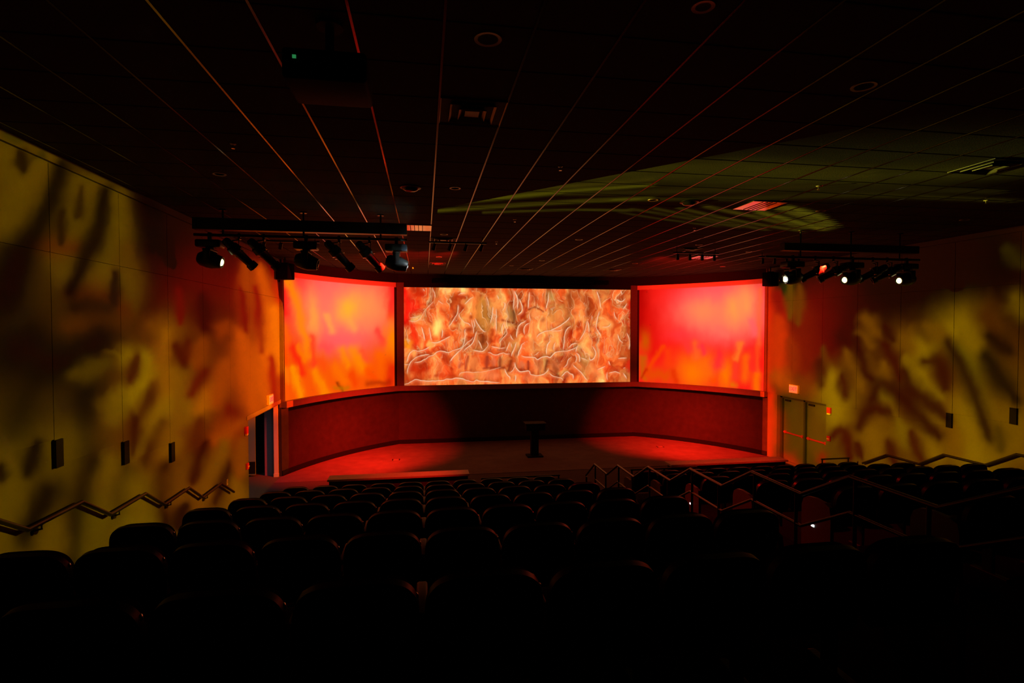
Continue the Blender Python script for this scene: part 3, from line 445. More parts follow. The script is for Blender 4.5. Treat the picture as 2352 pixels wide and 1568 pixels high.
def spot(name, loc, target, power, col, ang, blend, parent=None, radius=0.0, ploc=(0, 0, 0)):
    l = bpy.data.lights.new(name, 'SPOT'); l.energy = power; l.color = col; l.spot_size = ang; l.spot_blend = blend; l.shadow_soft_size = radius
    o = bpy.data.objects.new(name, l); COL.objects.link(o)
    d = (Vector(target) - Vector(loc)).normalized()
    o.rotation_euler = d.to_track_quat('-Z', 'Y').to_euler()
    if parent: o.parent = parent; o.location = Vector(loc) - Vector(ploc)
    else: o.location = loc
    return o
KI = 4 * PI                                    # watts of a spot lamp per unit of radiant intensity

# =================================================================== THE SETTING
# plan of the curved stage wall
def circle3(a, b, c):
    ax, ay = a; bx, by = b; cx, cy = c
    d = 2 * (ax * (by - cy) + bx * (cy - ay) + cx * (ay - by))
    ux = ((ax * ax + ay * ay) * (by - cy) + (bx * bx + by * by) * (cy - ay) + (cx * cx + cy * cy) * (ay - by)) / d
    uy = ((ax * ax + ay * ay) * (cx - bx) + (bx * bx + by * by) * (ax - cx) + (cx * cx + cy * cy) * (bx - ax)) / d
    return ux, uy, math.hypot(ax - ux, ay - uy)
PL = ((-4.24, 16.95), (-2.86, 19.25), (-0.98, 20.95))
ox, oy, oR = circle3(*PL)
def arc(n, t0=0.0, t1=1.0, dr=0.0):
    a0 = math.atan2(PL[0][1] - oy, PL[0][0] - ox); a1 = math.atan2(PL[2][1] - oy, PL[2][0] - ox)
    if a1 - a0 > PI: a1 -= 2 * PI
    if a0 - a1 > PI: a0 -= 2 * PI
    return [(ox + (oR + dr) * math.cos(a0 + (a1 - a0) * (t0 + (t1 - t0) * k / (n - 1))), oy + (oR + dr) * math.sin(a0 + (a1 - a0) * (t0 + (t1 - t0) * k / (n - 1)))) for k in range(n)]
mir = lambda pts: [(2 * XC - x, y) for x, y in pts][::-1]
YS = 20.95
left_arc = arc(25); right_arc = mir(left_arc)
path = left_arc + right_arc
inner = lambda d: arc(25, dr=-d) + [(-0.98, YS - d), (2 * XC + 0.98, YS - d)] + mir(arc(25, dr=-d))
SB, ST = -2.21, 1.53                            # screens: bottom and top

b = MB(); b.strip(path, ZF - .05, ZC + .02, .22); wf = struct(b.build('wall_front', 'wood'))
b = MB(); b.strip(inner(.05), 1.70, ZC, .04); struct(b.build('trim_1', 'black'))
# pale strip over the two side screens, dark band over the middle one
for nm, pth in (('trim_2', arc(25, .035, .985, -.03)), ('trim_3', mir(arc(25, .035, .985, -.03)))):
    b = MB(); b.strip(pth, ST - .005, 1.70, .03); struct(b.build(nm, 'trim'))
b = MB(); b.box((XC, YS - .06, (ST + 1.70) / 2), (2 * (XC + .98), .08, 1.70 - ST)); struct(b.build('trim_4', 'black'))
# ledge under the screens and posts between them
b = MB(); b.strip(inner(.19), SB - .19, SB, .19); struct(b.build('trim_5', 'ledge'))
k = 6
for (x, y, w, d) in ((-.90, YS - .09, .27, .16), (2 * XC + .90, YS - .09, .27, .16)):
    b = MB(); b.box((x, y, (SB + 1.70) / 2), (w, d, 1.70 - SB)); struct(b.build('trim_%d' % k, 'frame')); k += 1
for x in (-4.23, 2 * XC + 4.23):
    b = MB(); b.box((x, YE - .02, (SB - .19 + ZC) / 2), (.13, .16, ZC - SB + .19)); struct(b.build('trim_%d' % k, 'frame')); k += 1
b = MB(); b.strip(inner(.03), ZF, ZF + .17, .025); struct(b.build('baseboard_front', 'black'))

# ceiling with its tile seams
b = MB(); b.box((XC, (YB + 21.3) / 2, ZC + .06), (XR - XL + .8, 21.3 - YB, .12)); ceil = struct(b.build('ceiling', 'ceiling'))
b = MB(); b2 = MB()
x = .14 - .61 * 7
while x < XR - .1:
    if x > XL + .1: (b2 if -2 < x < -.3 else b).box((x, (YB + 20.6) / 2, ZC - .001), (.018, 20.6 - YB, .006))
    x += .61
b.build('ceiling_bar', 'tbar', ceil); b2.build('ceiling_bar', 'tbar_sheen', ceil)
b = MB(); y = 4.87 - .61 * 12
while y < 20.4:
    b.box((XC, y, ZC - .001), (XR - XL, .014, .004)); y += .61
b.build('ceiling_seam', 'tbar_matt', ceil)

# stepped floor
def tz(k): return -2.32 - .355 * k
def riser_profile(aisle):
    P = [(YB, tz(-2))]
    for k in range(-2, 6):
        e = 5.0 + 1.5 * k; zn = tz(k + 1) if k < 5 else ZF
        if aisle:
            P += [(e - .63, tz(k)), (e - .63, (tz(k) + zn) / 2), (e - .3, (tz(k) + zn) / 2), (e - .3, zn)]
        else: P += [(e, tz(k)), (e, zn)]
    P += [(16.1, ZF), (16.1, ZF - .3), (YB, ZF - .3)]
    return P
b = MB()
for x0, x1, a in ((XL, -2.95, 1), (-2.95, 2.95, 0), (2.95, 4.55, 1), (4.55, 10.45, 0), (10.45, XR, 1)):
    b.prism(riser_profile(a), (x0, 0, 0), (0, 1, 0), (0, 0, 1), (x1 - x0, 0, 0))
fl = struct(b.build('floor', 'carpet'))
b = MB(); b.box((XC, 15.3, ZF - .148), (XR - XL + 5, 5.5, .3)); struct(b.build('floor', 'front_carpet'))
b = MB()
pl = [(-4.29, 16.25)] + [(x, y - .01) for x, y in path] + [(XR, 16.25)]
b.prism(pl, (0, 0, ZF - .2), (1, 0, 0), (0, 1, 0), (0, 0, .212)); struct(b.build('floor', 'dais'))

# side walls: lower wall, and upper panels that step down with the tiers
def side_wall(side):
    X = XL if side < 0 else XR; s = side; nm = 'left' if s < 0 else 'right'
    o0, o1 = (14.05, 17.02) if s < 0 else (14.2, 16.45); top = -2.28
    T = .25; b = MB()
    b.box((X + s * T / 2, (YB + o0) / 2, (ZF - .3 + ZC) / 2), (T, o0 - YB, ZC - ZF + .3))
    b.box((X + s * T / 2, (o0 + o1) / 2, (top + ZC) / 2), (T, o1 - o0, ZC - top))
    if s > 0: b.box((X + s * T / 2, (o1 + YE + .12) / 2, (ZF - .3 + ZC) / 2), (T, YE + .12 - o1, ZC - ZF + .3))
    else: b.box((X + s * T / 2, (o1 + YE + .15) / 2, (ZF - .3 + ZC) / 2), (T, YE + .15 - o1, ZC - ZF + .3))
    w = struct(b.build('wall_' + nm, 'wall'))
    seams = [-2.0, -.42, 1.05, 2.55, 4.05, 5.55, 7.02, 8.46, 9.9, 11.36, 12.8, 14.2, 15.6, 16.95] if s < 0 else [-2.0, 0, 1.5, 3.0, 4.5, 6.0, 7.5, 8.99, 10.33, 11.7, 13.06, 14.37, 15.7, 16.95]
    for i in range(len(seams) - 1):
        y0, y1 = seams[i], seams[i + 1]
        # lower edge follows the tiers
        if s < 0: zb = -2.28 if y0 > 9.8 else -2.28 + .325 * round((9.9 - (y0 + .72)) / 1.46 + .5)
        else: zb = -2.25 if y0 > 10.2 else -2.25 + .315 * round((10.33 - (y0 + .7)) / 1.42 + .5)
        zm = .87
        for z0, z1 in ((zb, zm - .003), (zm + .003, 1.90)):
            p = MB(); p.box((X - s * .012, (y0 + y1) / 2, (z0 + z1) / 2), (.024, y1 - y0 - .008, z1 - z0), bevel=.002, seg=1); p.build('wall_panel', 'wall', w)
        if i and zb > -2.2 or (s < 0 and abs(y0 - 9.9) < .05) or (s > 0 and abs(y0 - 10.33) < .05):
            p = MB(); p.box((X - s * .02, y0 + .06, zb + .15), (.05, .13, .33)); p.build('wall_reveal', 'black', w)
    p = MB(); p.box((X - s * .022, (YB + YE) / 2, 1.97), (.045, YE - YB, .11)); p.build('wall_cornice', 'wall', w)
    return w
side_wall(-1); side_wall(1)
b = MB(); b.box((XC, YB - .1, -1.2), (XR - XL + .5, .2, 7)); struct(b.build('wall_back', 'wall'))

# left exit passage, seen through its open doorway
b = MB()
b.box((-5.6, 13.95, -3.4), (2.4, .2, 2.3)); b.box((-6.8, 15.6, -3.4), (.2, 3.5, 2.3)); b.box((-5.55, 15.6, -2.2), (2.6, 3.5, .1))
b.box((-6.05, 17.22, -3.4), (1.6, .2, 2.3)); b.box((-4.62, 17.22, -3.4), (.30, .2, 2.3))
struct(b.build('wall_passage', 'block'))
b = MB(); b.box((-5.6, 15.5, ZF - .151), (2.65, 3.4, .3)); struct(b.build('floor', 'carpet'))
d1 = empty('door_1', (-4.9, 17.1, ZF), 'grey green door standing ajar in the passage left of the stage', 'door'); struct(d1)
p = MB(); p.box((-5.16, 17.06, ZF + 1.13), (.30, .05, 2.14), bevel=.004); p.build('door_leaf', 'greendoor', d1, parent_loc=d1.location)
p = MB(); p.box((-5.16, 17.03, ZF + .28), (.29, .012, .36)); p.build('kick_plate', 'black', d1, parent_loc=d1.location)
p = MB(); p.box((-4.40, 16.98, ZF + 1.12), (.115, .1, 2.05)); p.box((-4.40, 16.96, ZF + .05), (.13, .1, .1)); struct(p.build('trim_%d' % k, 'jamb')); k += 1
b = MB(); b.box((-4.88, 17.6, -3.4), (.5, .1, 2.4)); struct(b.build('wall_passage', 'black'))
l = bpy.data.lights.new('passage_lamp', 'AREA'); l.energy = 4.0; l.color = (.62, .8, 1.0); l.size = .4
o = bpy.data.objects.new('passage_lamp', l); COL.objects.link(o); o.location = (-5.4, 15.2, -2.3)

# right double door
d2 = empty('door_2', (XR + .2, 15.3, ZF), 'pair of tan steel exit doors with push bars right of the stage', 'door'); struct(d2)
X = XR + .2
p = MB()
for y, w in ((14.25, .1), (16.4, .1), (15.28, .07)): p.box((X, y, -3.38), (.16, w, 2.18))
p.box((X, 15.32, -2.31), (.16, 2.25, .08)); p.build('door_frame', 'doorframe', d2, parent_loc=d2.location)
p = MB(); p.box((X + .1, 15.32, -3.38), (.02, 2.25, 2.2)); p.build('door_backing', 'black', d2, parent_loc=d2.location)
for y0, y1 in ((14.3, 15.24), (15.32, 16.35)):
    p = MB(); p.box((X + .02, (y0 + y1) / 2, -3.40), (.05, y1 - y0, 2.09), bevel=.004); lf = p.build('door_leaf', 'door', d2, parent_loc=d2.location)
    p = MB(); p.box((X - .045, (y0 + y1) / 2, ZF + .98), (.05, y1 - y0 - .1, .05), bevel=.01); p.box((X - .02, y0 + .1, ZF + .98), (.06, .08, .09)); p.box((X - .02, y1 - .1, ZF + .98), (.06, .08, .09))
    pb = p.build('push_bar', 'red', lf, parent_loc=d2.location); pb['label'] = 'red push bar'
    p = MB(); p.box((X - .03, y1 - .22, -2.42), (.05, .25, .06), bevel=.008); p.build('door_closer', 'metal', lf, parent_loc=d2.location)
p = MB(); p.box((X - .08, 15.32, ZF + .012), (.3, 2.2, .02)); p.build('threshold', 'chrome', d2, parent_loc=d2.location)

# =================================================================== SCREENS
def screen(name, pth, nu, nv, paint, label, group):
    pts = np.array(pth); seg = np.concatenate([[0], np.cumsum(np.hypot(*np.diff(pts, axis=0).T))])
    tt = np.linspace(0, seg[-1], nu); xs = np.interp(tt, seg, pts[:, 0]); ys = np.interp(tt, seg, pts[:, 1]); zs = np.linspace(SB, ST, nv)
    P = np.zeros((nv, nu, 3)); P[..., 0] = xs; P[..., 1] = ys; P[..., 2] = zs[:, None]
    P = P.reshape(-1, 3); px, py = px_of(P); c = paint(px, py); org = np.array([pts[:, 0].mean(), pts[:, 1].mean(), SB])
    o = empty(name, org, label, 'screen', group)
    sf = grid_mesh('picture_surface', P - org, nu, nv, c, 'picture', o)
    bk = MB(); bk.strip(pth, SB + .01, ST - .01, .02); bk.bm.verts.ensure_lookup_table()
    t = np.array([pts[-1][0] - pts[0][0], pts[-1][1] - pts[0][1]]); nrm = np.array([-t[1], t[0]]) / np.hypot(*t)
    bmesh.ops.translate(bk.bm, vec=(nrm[0] * .012, nrm[1] * .012, 0), verts=bk.bm.verts)
    bk.build('backing', 'black', o, parent_loc=org)
    return o
screen('projection_screen', [(-.765, YS - .11), (8.445, YS - .11)], 760, 330, paint_center, 'wide flat middle screen showing bright orange flames with white edges', 'flame screens')
screen('projection_screen', arc(40, .022, .96, -.05), 200, 200, paint_left_screen, 'curved screen left of the middle one glowing pink and orange', 'flame screens')
screen('projection_screen', mir(arc(40, .022, .96, -.05)), 200, 200, paint_right_screen, 'curved screen right of the middle one glowing red and pink', 'flame screens')

# =================================================================== SEATS
def make_seat():
    root = empty('auditorium_seat', (0, 0, 0), 'seat', 'seat', 'auditorium seats')
    hw, h0, h1, N = .278, .36, .858, 3.3; pr = [(-hw + .05, h0), (hw - .05, h0), (hw - .012, h0 + .04)]
    for i in range(29):                        # rounded shoulders under a gently arched top
        t = PI * i / 28; c, q = math.cos(t), math.sin(t)
        pr.append((hw * math.copysign(abs(c) ** (2 / N), c), .60 + (h1 - .60) * q ** (2 / N)))
    pr.append((-hw + .012, h0 + .04))
    def slab(sc, y0, th, bev):
        b = MB(); b.prism([(x * sc, (z - .6) * sc + .6) for x, z in pr], (0, y0, 0), (1, 0, 0), (0, 0, 1), (0, th, 0))
        es = [e for e in b.bm.edges if abs(e.verts[0].co.y - e.verts[1].co.y) < 1e-5]
        bmesh.ops.bevel(b.bm, geom=es, offset=bev, segments=3, affect='EDGES')
        bmesh.ops.rotate(b.bm, cent=(0, .03, .4), matrix=Matrix.Rotation(math.radians(8), 3, 'X'), verts=b.bm.verts)
        for v in b.bm.verts: v.co.y += .55 * v.co.x ** 2
        return b
    slab(1.0, .0, .045, .018).build('seat_back_shell', 'plastic', root, smooth=True)
    slab(.93, .046, .06, .025).build('backrest_cushion', 'fabric', root, smooth=True)
    b = MB(); b.box((0, .33, .43), (.49, .46, .11), bevel=.045, seg=3); b.build('seat_cushion', 'fabric', root, smooth=True)
    b = MB(); b.box((.285, .27, .30), (.035, .10, .60), bevel=.008); b.box((.285, .25, .02), (.06, .34, .04), bevel=.01); b.build('standard', 'metal', root)
    b = MB(); b.box((.285, .24, .612), (.058, .34, .034), bevel=.014, seg=3); b.build('armrest', 'arm', root, smooth=True)
    b = MB(); b.ball((.262, .028, .735), (.010, .016, .02), 12); b.build('hinge_cap', 'chrome', root, smooth=True)
    return root
def add_end(root, side):
    prof = [(.02, 0), (.5, 0), (.5, .5), (.47, .58), (.40, .625), (.28, .64), (.12, .63), (.04, .60), (.02, .5)]
    b = MB(); b.prism(prof, (side * .312 - .02, 0, 0), (0, 1, 0), (0, 0, 1), (.045, 0, 0)); e = b.build('end_panel', 'panel_end', root, smooth=False)
    return e
SEATW = .575
proto = None; ends = {}
ORD = ['first', 'second', 'third', 'fourth', 'fifth', 'sixth', 'seventh', 'eighth', 'ninth', 'tenth']
ROWN = ['front-most row nearest the camera', 'second row from the camera', 'third row from the camera', 'fourth row from the camera', 'fifth row from the camera', 'sixth row from the camera', 'seventh row, nearest the stage']
ROWN[0] = 'row nearest the camera'
for j in range(7):
    yb = 2.44 + 1.5 * j; z = tz(j - 1)
    for blk, x0 in (('left', 2.86 - 9.5 * SEATW), ('right', 4.64 + .5 * SEATW)):
        for i in range(10):
            x = x0 + i * SEATW
            aisle_n = (9 - i) if blk == 'left' else i
            lab = 'black auditorium seat, %s block, %s, %s from the middle aisle' % (blk, ROWN[j].replace(' from the camera', ' back').replace('row nearest the camera', 'row nearest camera').replace('seventh row, nearest the stage', 'row nearest stage'), ORD[aisle_n])
            if proto is None:
                proto = make_seat(); proto.location = (x, yb, z); proto['label'] = lab; s = proto
            else: s = copy_tree(proto, (x, yb, z), lab)
            if len(s.children) == 0: pass
            side = -1 if i == 0 else (1 if i == 9 else 0)
            if side:
                key = (side,)
                if s is proto: first_end = (s, side)
                elif key not in ends: ends[key] = add_end(s, side)
                else:
                    c = ends[key].copy(); COL.objects.link(c); c.parent = s
add_end(proto, -1)
def led(root, side, lab):
    b = MB(); b.box((side * .312 + (-.024 if side < 0 else .03), .3, .30), (.012, .05, .03), bevel=.004); o = b.build('aisle_light', 'led', root); o['label'] = 'small lit white aisle light'
for r in [o for o in COL.objects if o.name.startswith('auditorium_seat') and 'right block' in o['label'] and 'first from' in o['label']]:
    if 'fifth' in r['label'] or 'third row' in r['label']: led(r, -1, '')

# =================================================================== RAILS
def flat_y(k): return 3.48 + 1.5 * k, 4.34 + 1.5 * k
def rail_pts(X, k0, k1, h, start=None):
    P = []
    for k in range(k0, k1 + 1):
        a, b_ = flat_y(k); z = tz(k) + h; P += [(X, a, z), (X, b_, z)]
    return P
# side wall handrails
for side, X, lab in ((-1, XL + .085, 'black zigzag handrail stepping down along the left wall'), (1, XR - .085, 'black zigzag handrail stepping down along the right wall')):
    P = []
    for k in range(-1, 6):
        y0 = 8.0 + 1.53 * (k - 3); z = tz(k) + .855 if False else -2.53 - .365 * (k - 3); P += [(X, y0, z), (X, y0 + .93, z)]
    P.append((X, P[-1][1] + .75, P[-1][2] - .4))
    root = empty('handrail', (X, P[0][1], P[0][2]), lab, 'handrail', 'wall handrails')
    b = MB(); b.tube(P, .026, 10); b.build('rail', 'metal', root, smooth=True, parent_loc=root.location)
    for k in range(0, len(P) - 1, 2):
        y = (P[k][1] + P[k + 1][1]) / 2 - .25; z = P[k][2]; wx = XL if side < 0 else XR
        b = MB(); b.tube([(X, y, z - .02), (X, y, z - .07), (wx - side * .0, y, z - .09)], .010, 8); b.rod((wx - side * .03, y, z - .09), (wx - side * .0, y, z - .09), .04); b.build('bracket', 'metal', root, smooth=True, parent_loc=root.location)
# middle aisle rail with mid rail and posts
X = 3.85
P = rail_pts(X, -1, 5, .95); P = [(X, 2.05, P[0][2])] + P[1:]
tail = [(X, 12.5, -3.58)]
root = empty('aisle_rail', (X, 2.05, tz(-1)), 'dark zigzag steel rail stepping down the middle aisle between seat blocks', 'railing')
b = MB(); b.tube(P + tail, .021, 10); b.build('top_rail', 'steel', root, smooth=True, parent_loc=root.location)
b = MB(); b.tube([(p[0], p[1], p[2] - .33) for p in P], .016, 10); b.build('mid_rail', 'steel', root, smooth=True, parent_loc=root.location)
for k in range(-1, 6):
    a, b_ = flat_y(k)
    for y in (a + .08, b_ - .06):
        p = MB(); p.rod((X, y, tz(k)), (X, y, tz(k) + .95), .018); p.rod((X, y, tz(k)), (X, y, tz(k) + .012), .05); p.build('post', 'steel', root, smooth=True, parent_loc=root.location)
p = MB(); p.rod((X, 12.46, ZF), (X, 12.46, -3.6), .022); p.build('post', 'steel', root, smooth=True, parent_loc=root.location)
# guard rails in front of the last row
for x0, x1, z, lab in ((1.34, 3.3, -3.66, 'low guard rail in front of the left block beside middle aisle'), (5.15, 6.95, -3.61, 'low guard rail in front of the right block beside middle aisle'), (-3.3, -2.45, -3.75, 'short dark guard rail beside left wall ahead of the seats'), (10.55, 11.4, -3.55, 'short dark guard rail beside right wall ahead of the seats')):
    root = empty('guard_rail', ((x0 + x1) / 2, 12.9, ZF), lab, 'railing', 'front guard rails')
    b = MB(); b.tube([(x0, 12.9, z), (x1, 12.9, z)], .02); b.build('top_rail', 'steel', root, smooth=True, parent_loc=root.location)
    n = 3 if x1 - x0 > 1 else 2
    for i in range(n):
        x = x0 + .03 + (x1 - x0 - .06) * i / (n - 1); p = MB(); p.rod((x, 12.9, ZF), (x, 12.9, z), .02); p.rod((x, 12.9, ZF), (x, 12.9, ZF + .012), .05); p.build('post', 'steel', root, smooth=True, parent_loc=root.location)
# knee walls with pale caps
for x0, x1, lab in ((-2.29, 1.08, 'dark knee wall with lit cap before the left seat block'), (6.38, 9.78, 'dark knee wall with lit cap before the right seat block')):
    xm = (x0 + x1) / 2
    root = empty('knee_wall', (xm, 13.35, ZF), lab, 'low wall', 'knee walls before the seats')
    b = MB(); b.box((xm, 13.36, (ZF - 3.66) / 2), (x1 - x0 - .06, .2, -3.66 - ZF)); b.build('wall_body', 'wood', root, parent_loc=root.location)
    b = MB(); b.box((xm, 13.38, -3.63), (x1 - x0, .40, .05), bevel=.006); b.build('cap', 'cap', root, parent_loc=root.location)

# lectern on stage
root = empty('lectern', (3.75, 18.2, ZF), 'dark lectern standing on the stage before the middle screen', 'lectern')
b = MB(); b.box((3.75, 18.2, ZF + .03), (.55, .45, .06), bevel=.01); b.build('base', 'black', root, parent_loc=root.location)
b = MB(); b.box((3.75, 18.2, ZF + .5), (.26, .22, .9), bevel=.01); b.build('column', 'black', root, parent_loc=root.location)
b = MB(); b.box((3.75, 18.15, ZF + 1.05), (.66, .4, .22), bevel=.01); b.build('desk_box', 'black', root, parent_loc=root.location)
b = MB(); b.box((3.75, 18.15, ZF + 1.18), (.74, .5, .03), rot=Matrix.Rotation(math.radians(0), 3, 'X'), bevel=.006); b.build('desk_top', 'black', root, parent_loc=root.location)
for x, y, lab in ((-.96, 18.4, 'small floor box set in the stage on the left'), (8.67, 18.84, 'small floor box set in the stage on the right')):
    root = empty('floor_box', (x, y, ZF + .012), lab, 'floor box', 'stage floor boxes')
    b = MB(); b.box((x, y, ZF + .02), (.26, .22, .014), bevel=.003); b.build('frame', 'chrome', root, parent_loc=root.location)
    b = MB(); b.box((x, y, ZF + .03), (.18, .14, .008), bevel=.002); b.build('lid', 'ledge', root, parent_loc=root.location)

# =================================================================== LIGHTING RIGS
FXG = 'rig stage lights'
def batten(x0, x1, Y, zb, zt, zp, px0, px1, lab):
    xm = (x0 + x1) / 2
    root = empty('lighting_bar', (xm, Y, ZC), lab, 'lighting bar', 'lighting bars')
    b = MB(); b.box((xm, Y, (zb + zt) / 2), (x1 - x0, .16, zt - zb), bevel=.01); b.build('wireway', 'fixture', root, parent_loc=root.location)
    b = MB(); b.tube([(px0, Y, zp), (px1, Y, zp)], .026); b.build('pipe', 'fixture', root, smooth=True, parent_loc=root.location)
    for t in (.13, .5, .87):
        x = x0 + (x1 - x0) * t
        b = MB(); b.rod((x, Y, ZC), (x, Y, zp), .018); b.rod((x, Y, ZC), (x, Y, ZC - .02), .06); b.build('hanger', 'fixture', root, smooth=True, parent_loc=root.location)
    return root
LY, RY = 10.0, 10.2; KL = LY / 9.5
batten(-3.69 * KL, -.29 * KL, LY, 1.59 * KL, 1.78 * KL, 1.51 * KL, -3.69 * KL, -.29 * KL, 'long black lighting bar hanging on the left below the ceiling')
batten(7.36, 10.58, RY, 1.60, 1.76, 1.47, 6.98, 10.66, 'long black lighting bar hanging on the right below the ceiling')
def moving_head(x, Y, zp, aim, lab, glow, hl=.40):
    top = Vector((x, Y, zp)); root = empty('moving_head_light', top, lab, 'stage light', FXG); R = root.location
    b = MB(); b.box((x, Y, zp - .04), (.06, .07, .10), bevel=.01); b.rod((x, Y, zp - .1), (x, Y, zp + .04), .034); b.build('clamp', 'fixture', root, parent_loc=R)
    b = MB(); b.box((x, Y, zp - .155), (.40, .27, .13), bevel=.03, seg=3); b.build('base', 'fixture', root, smooth=True, parent_loc=R)
    c = Vector((x, Y, zp - .43)); a = (Vector(aim) - c).normalized(); side = a.cross(Vector((0, 0, 1))).normalized()
    b = MB(); b.rod((x, Y, zp - .22), (x, Y, zp - .26), .07)
    rot = Matrix((Vector((a.x, a.y, 0)).normalized(), side, Vector((0, 0, 1)))).transposed()
    b.box((x, Y, zp - .265), (.13, .34, .04), rot=rot, bevel=.01)
    for s in (-1, 1):
        q = c + side * .165 * s; b.box((q.x, q.y, zp - .35), (.11, .035, .2), rot=rot, bevel=.012)
    b.build('yoke', 'fixture', root, smooth=True, parent_loc=R)
    b = MB(); b.lathe([(.02, -hl / 2), (.09, -hl / 2 + .01), (.125, -hl / 2 + .06), (.14, -.03), (.138, .05), (.11, hl / 2 - .04), (.098, hl / 2), (.085, hl / 2), (.085, hl / 2 - .02), (.0, hl / 2 - .02)], c, a, 24)
    hd = b.build('head', 'fixture', root, smooth=True, parent_loc=R)
    b = MB(); b.lathe([(.0, hl / 2 - .015), (.062, hl / 2 - .015), (.05, hl / 2 + .004), (.025, hl / 2 + .014), (.0, hl / 2 + .017)], c, a, 20); ln = b.build('lens', 'glow' if glow else 'lens', hd, smooth=True, parent_loc=R)
    if glow: ln['label'] = 'glowing yellow lens'
    return root, hd, c + a * (hl / 2 + .05), a
def ellipsoidal(x, Y, zp, d, lab, L=.60):
    root = empty('ellipsoidal_spotlight', (x, Y, zp), lab, 'stage light', FXG); R = root.location; d = Vector(d).normalized()
    c = Vector((x, Y, zp - .31)); side = d.cross(Vector((0, 0, 1))).normalized()
    b = MB(); b.rod((x, Y, zp + .04), (x, Y, zp - .08), .022); b.box((x, Y, zp), (.05, .06, .07), bevel=.01); b.build('clamp', 'fixture', root, smooth=True, parent_loc=R)
    p = c - d * .08
    b = MB(); b.tube([p + side * .12, p + side * .13 + Vector((0, 0, .18)), Vector((x, Y, zp - .07)) + side * .06, Vector((x, Y, zp - .07)) - side * .06, p - side * .13 + Vector((0, 0, .18)), p - side * .12], .011, 8); b.build('yoke', 'fixture', root, smooth=True, parent_loc=R)
    b = MB(); b.lathe([(.0, -L / 2), (.05, -L / 2), (.07, -L / 2 + .03), (.075, -L / 2 + .14), (.10, -L / 2 + .16), (.11, -L / 2 + .26), (.075, -L / 2 + .30), (.066, L / 2 - .10), (.085, L / 2 - .09), (.088, L / 2), (.07, L / 2), (.065, L / 2 - .03), (.0, L / 2 - .035)], c, d, 20); bd = b.build('barrel', 'fixture', root, smooth=True, parent_loc=R)
    b = MB()
    for s in (-1, 1): b.rod(p + side * .10 * s, p + side * .15 * s, .022, seg=10)
    b.build('yoke_knob', 'fixture', bd, smooth=True, parent_loc=R)
    b = MB()
    for kx in range(4):
        t = kx * PI / 2 + .4; w = side * math.cos(t) + side.cross(d) * math.sin(t); q = c - d * .02 + w * .12; b.box(q, (.035, .035, .012))
    b.build('shutter_handle', 'chrome', bd, parent_loc=R)
    b = MB(); b.lathe([(.0, 0), (.07, 0), (.05, .02), (.0, .028)], c + d * (L / 2 - .04), d, 16); b.build('lens', 'lens', bd, smooth=True, parent_loc=R)
    return root
AR = Vector((XR, 10.0, -2.2)); AL = Vector((XL, 9.0, -1.2))
lm = []
for x, lab, g in ((-3.45, 'moving head light at the wall end of the left bar', True), (-1.95, 'moving head light in the middle of the left bar', False), (-.47, 'moving head light at the right end of the left bar', False)):
    lm.append(moving_head(x * KL, LY, 1.51 * KL, AR, lab, g))
rm = []
for x, lab, g in ((7.60, 'moving head light with glowing lens at left end of right bar', True), (9.0, 'moving head light with glowing lens in middle of right bar', True), (10.33, 'moving head light with brightest lens at right end of right bar', True)):
    rm.append(moving_head(x, RY, 1.47, AL, lab, g))
for x, lab in ((-3.0, 'first slanted spotlight from the wall on the left bar'), (-2.62, 'second slanted spotlight from the wall on the left bar'), (-1.42, 'slanted spotlight right of the middle moving head, left bar'), (-.92, 'slanted spotlight nearest the right end of the left bar')):
    ellipsoidal(x * KL, LY, 1.51 * KL, (.55, .45, -.62), lab, .66)
for x, lab in ((8.12, 'first slanted spotlight from the left on the right bar'), (8.55, 'second slanted spotlight from the left on the right bar'), (9.5, 'slanted spotlight right of the middle moving head, right bar'), (9.85, 'slanted spotlight nearest the right end of the right bar')):
    ellipsoidal(x, RY, 1.47, (-.66, .45, -.42), lab)

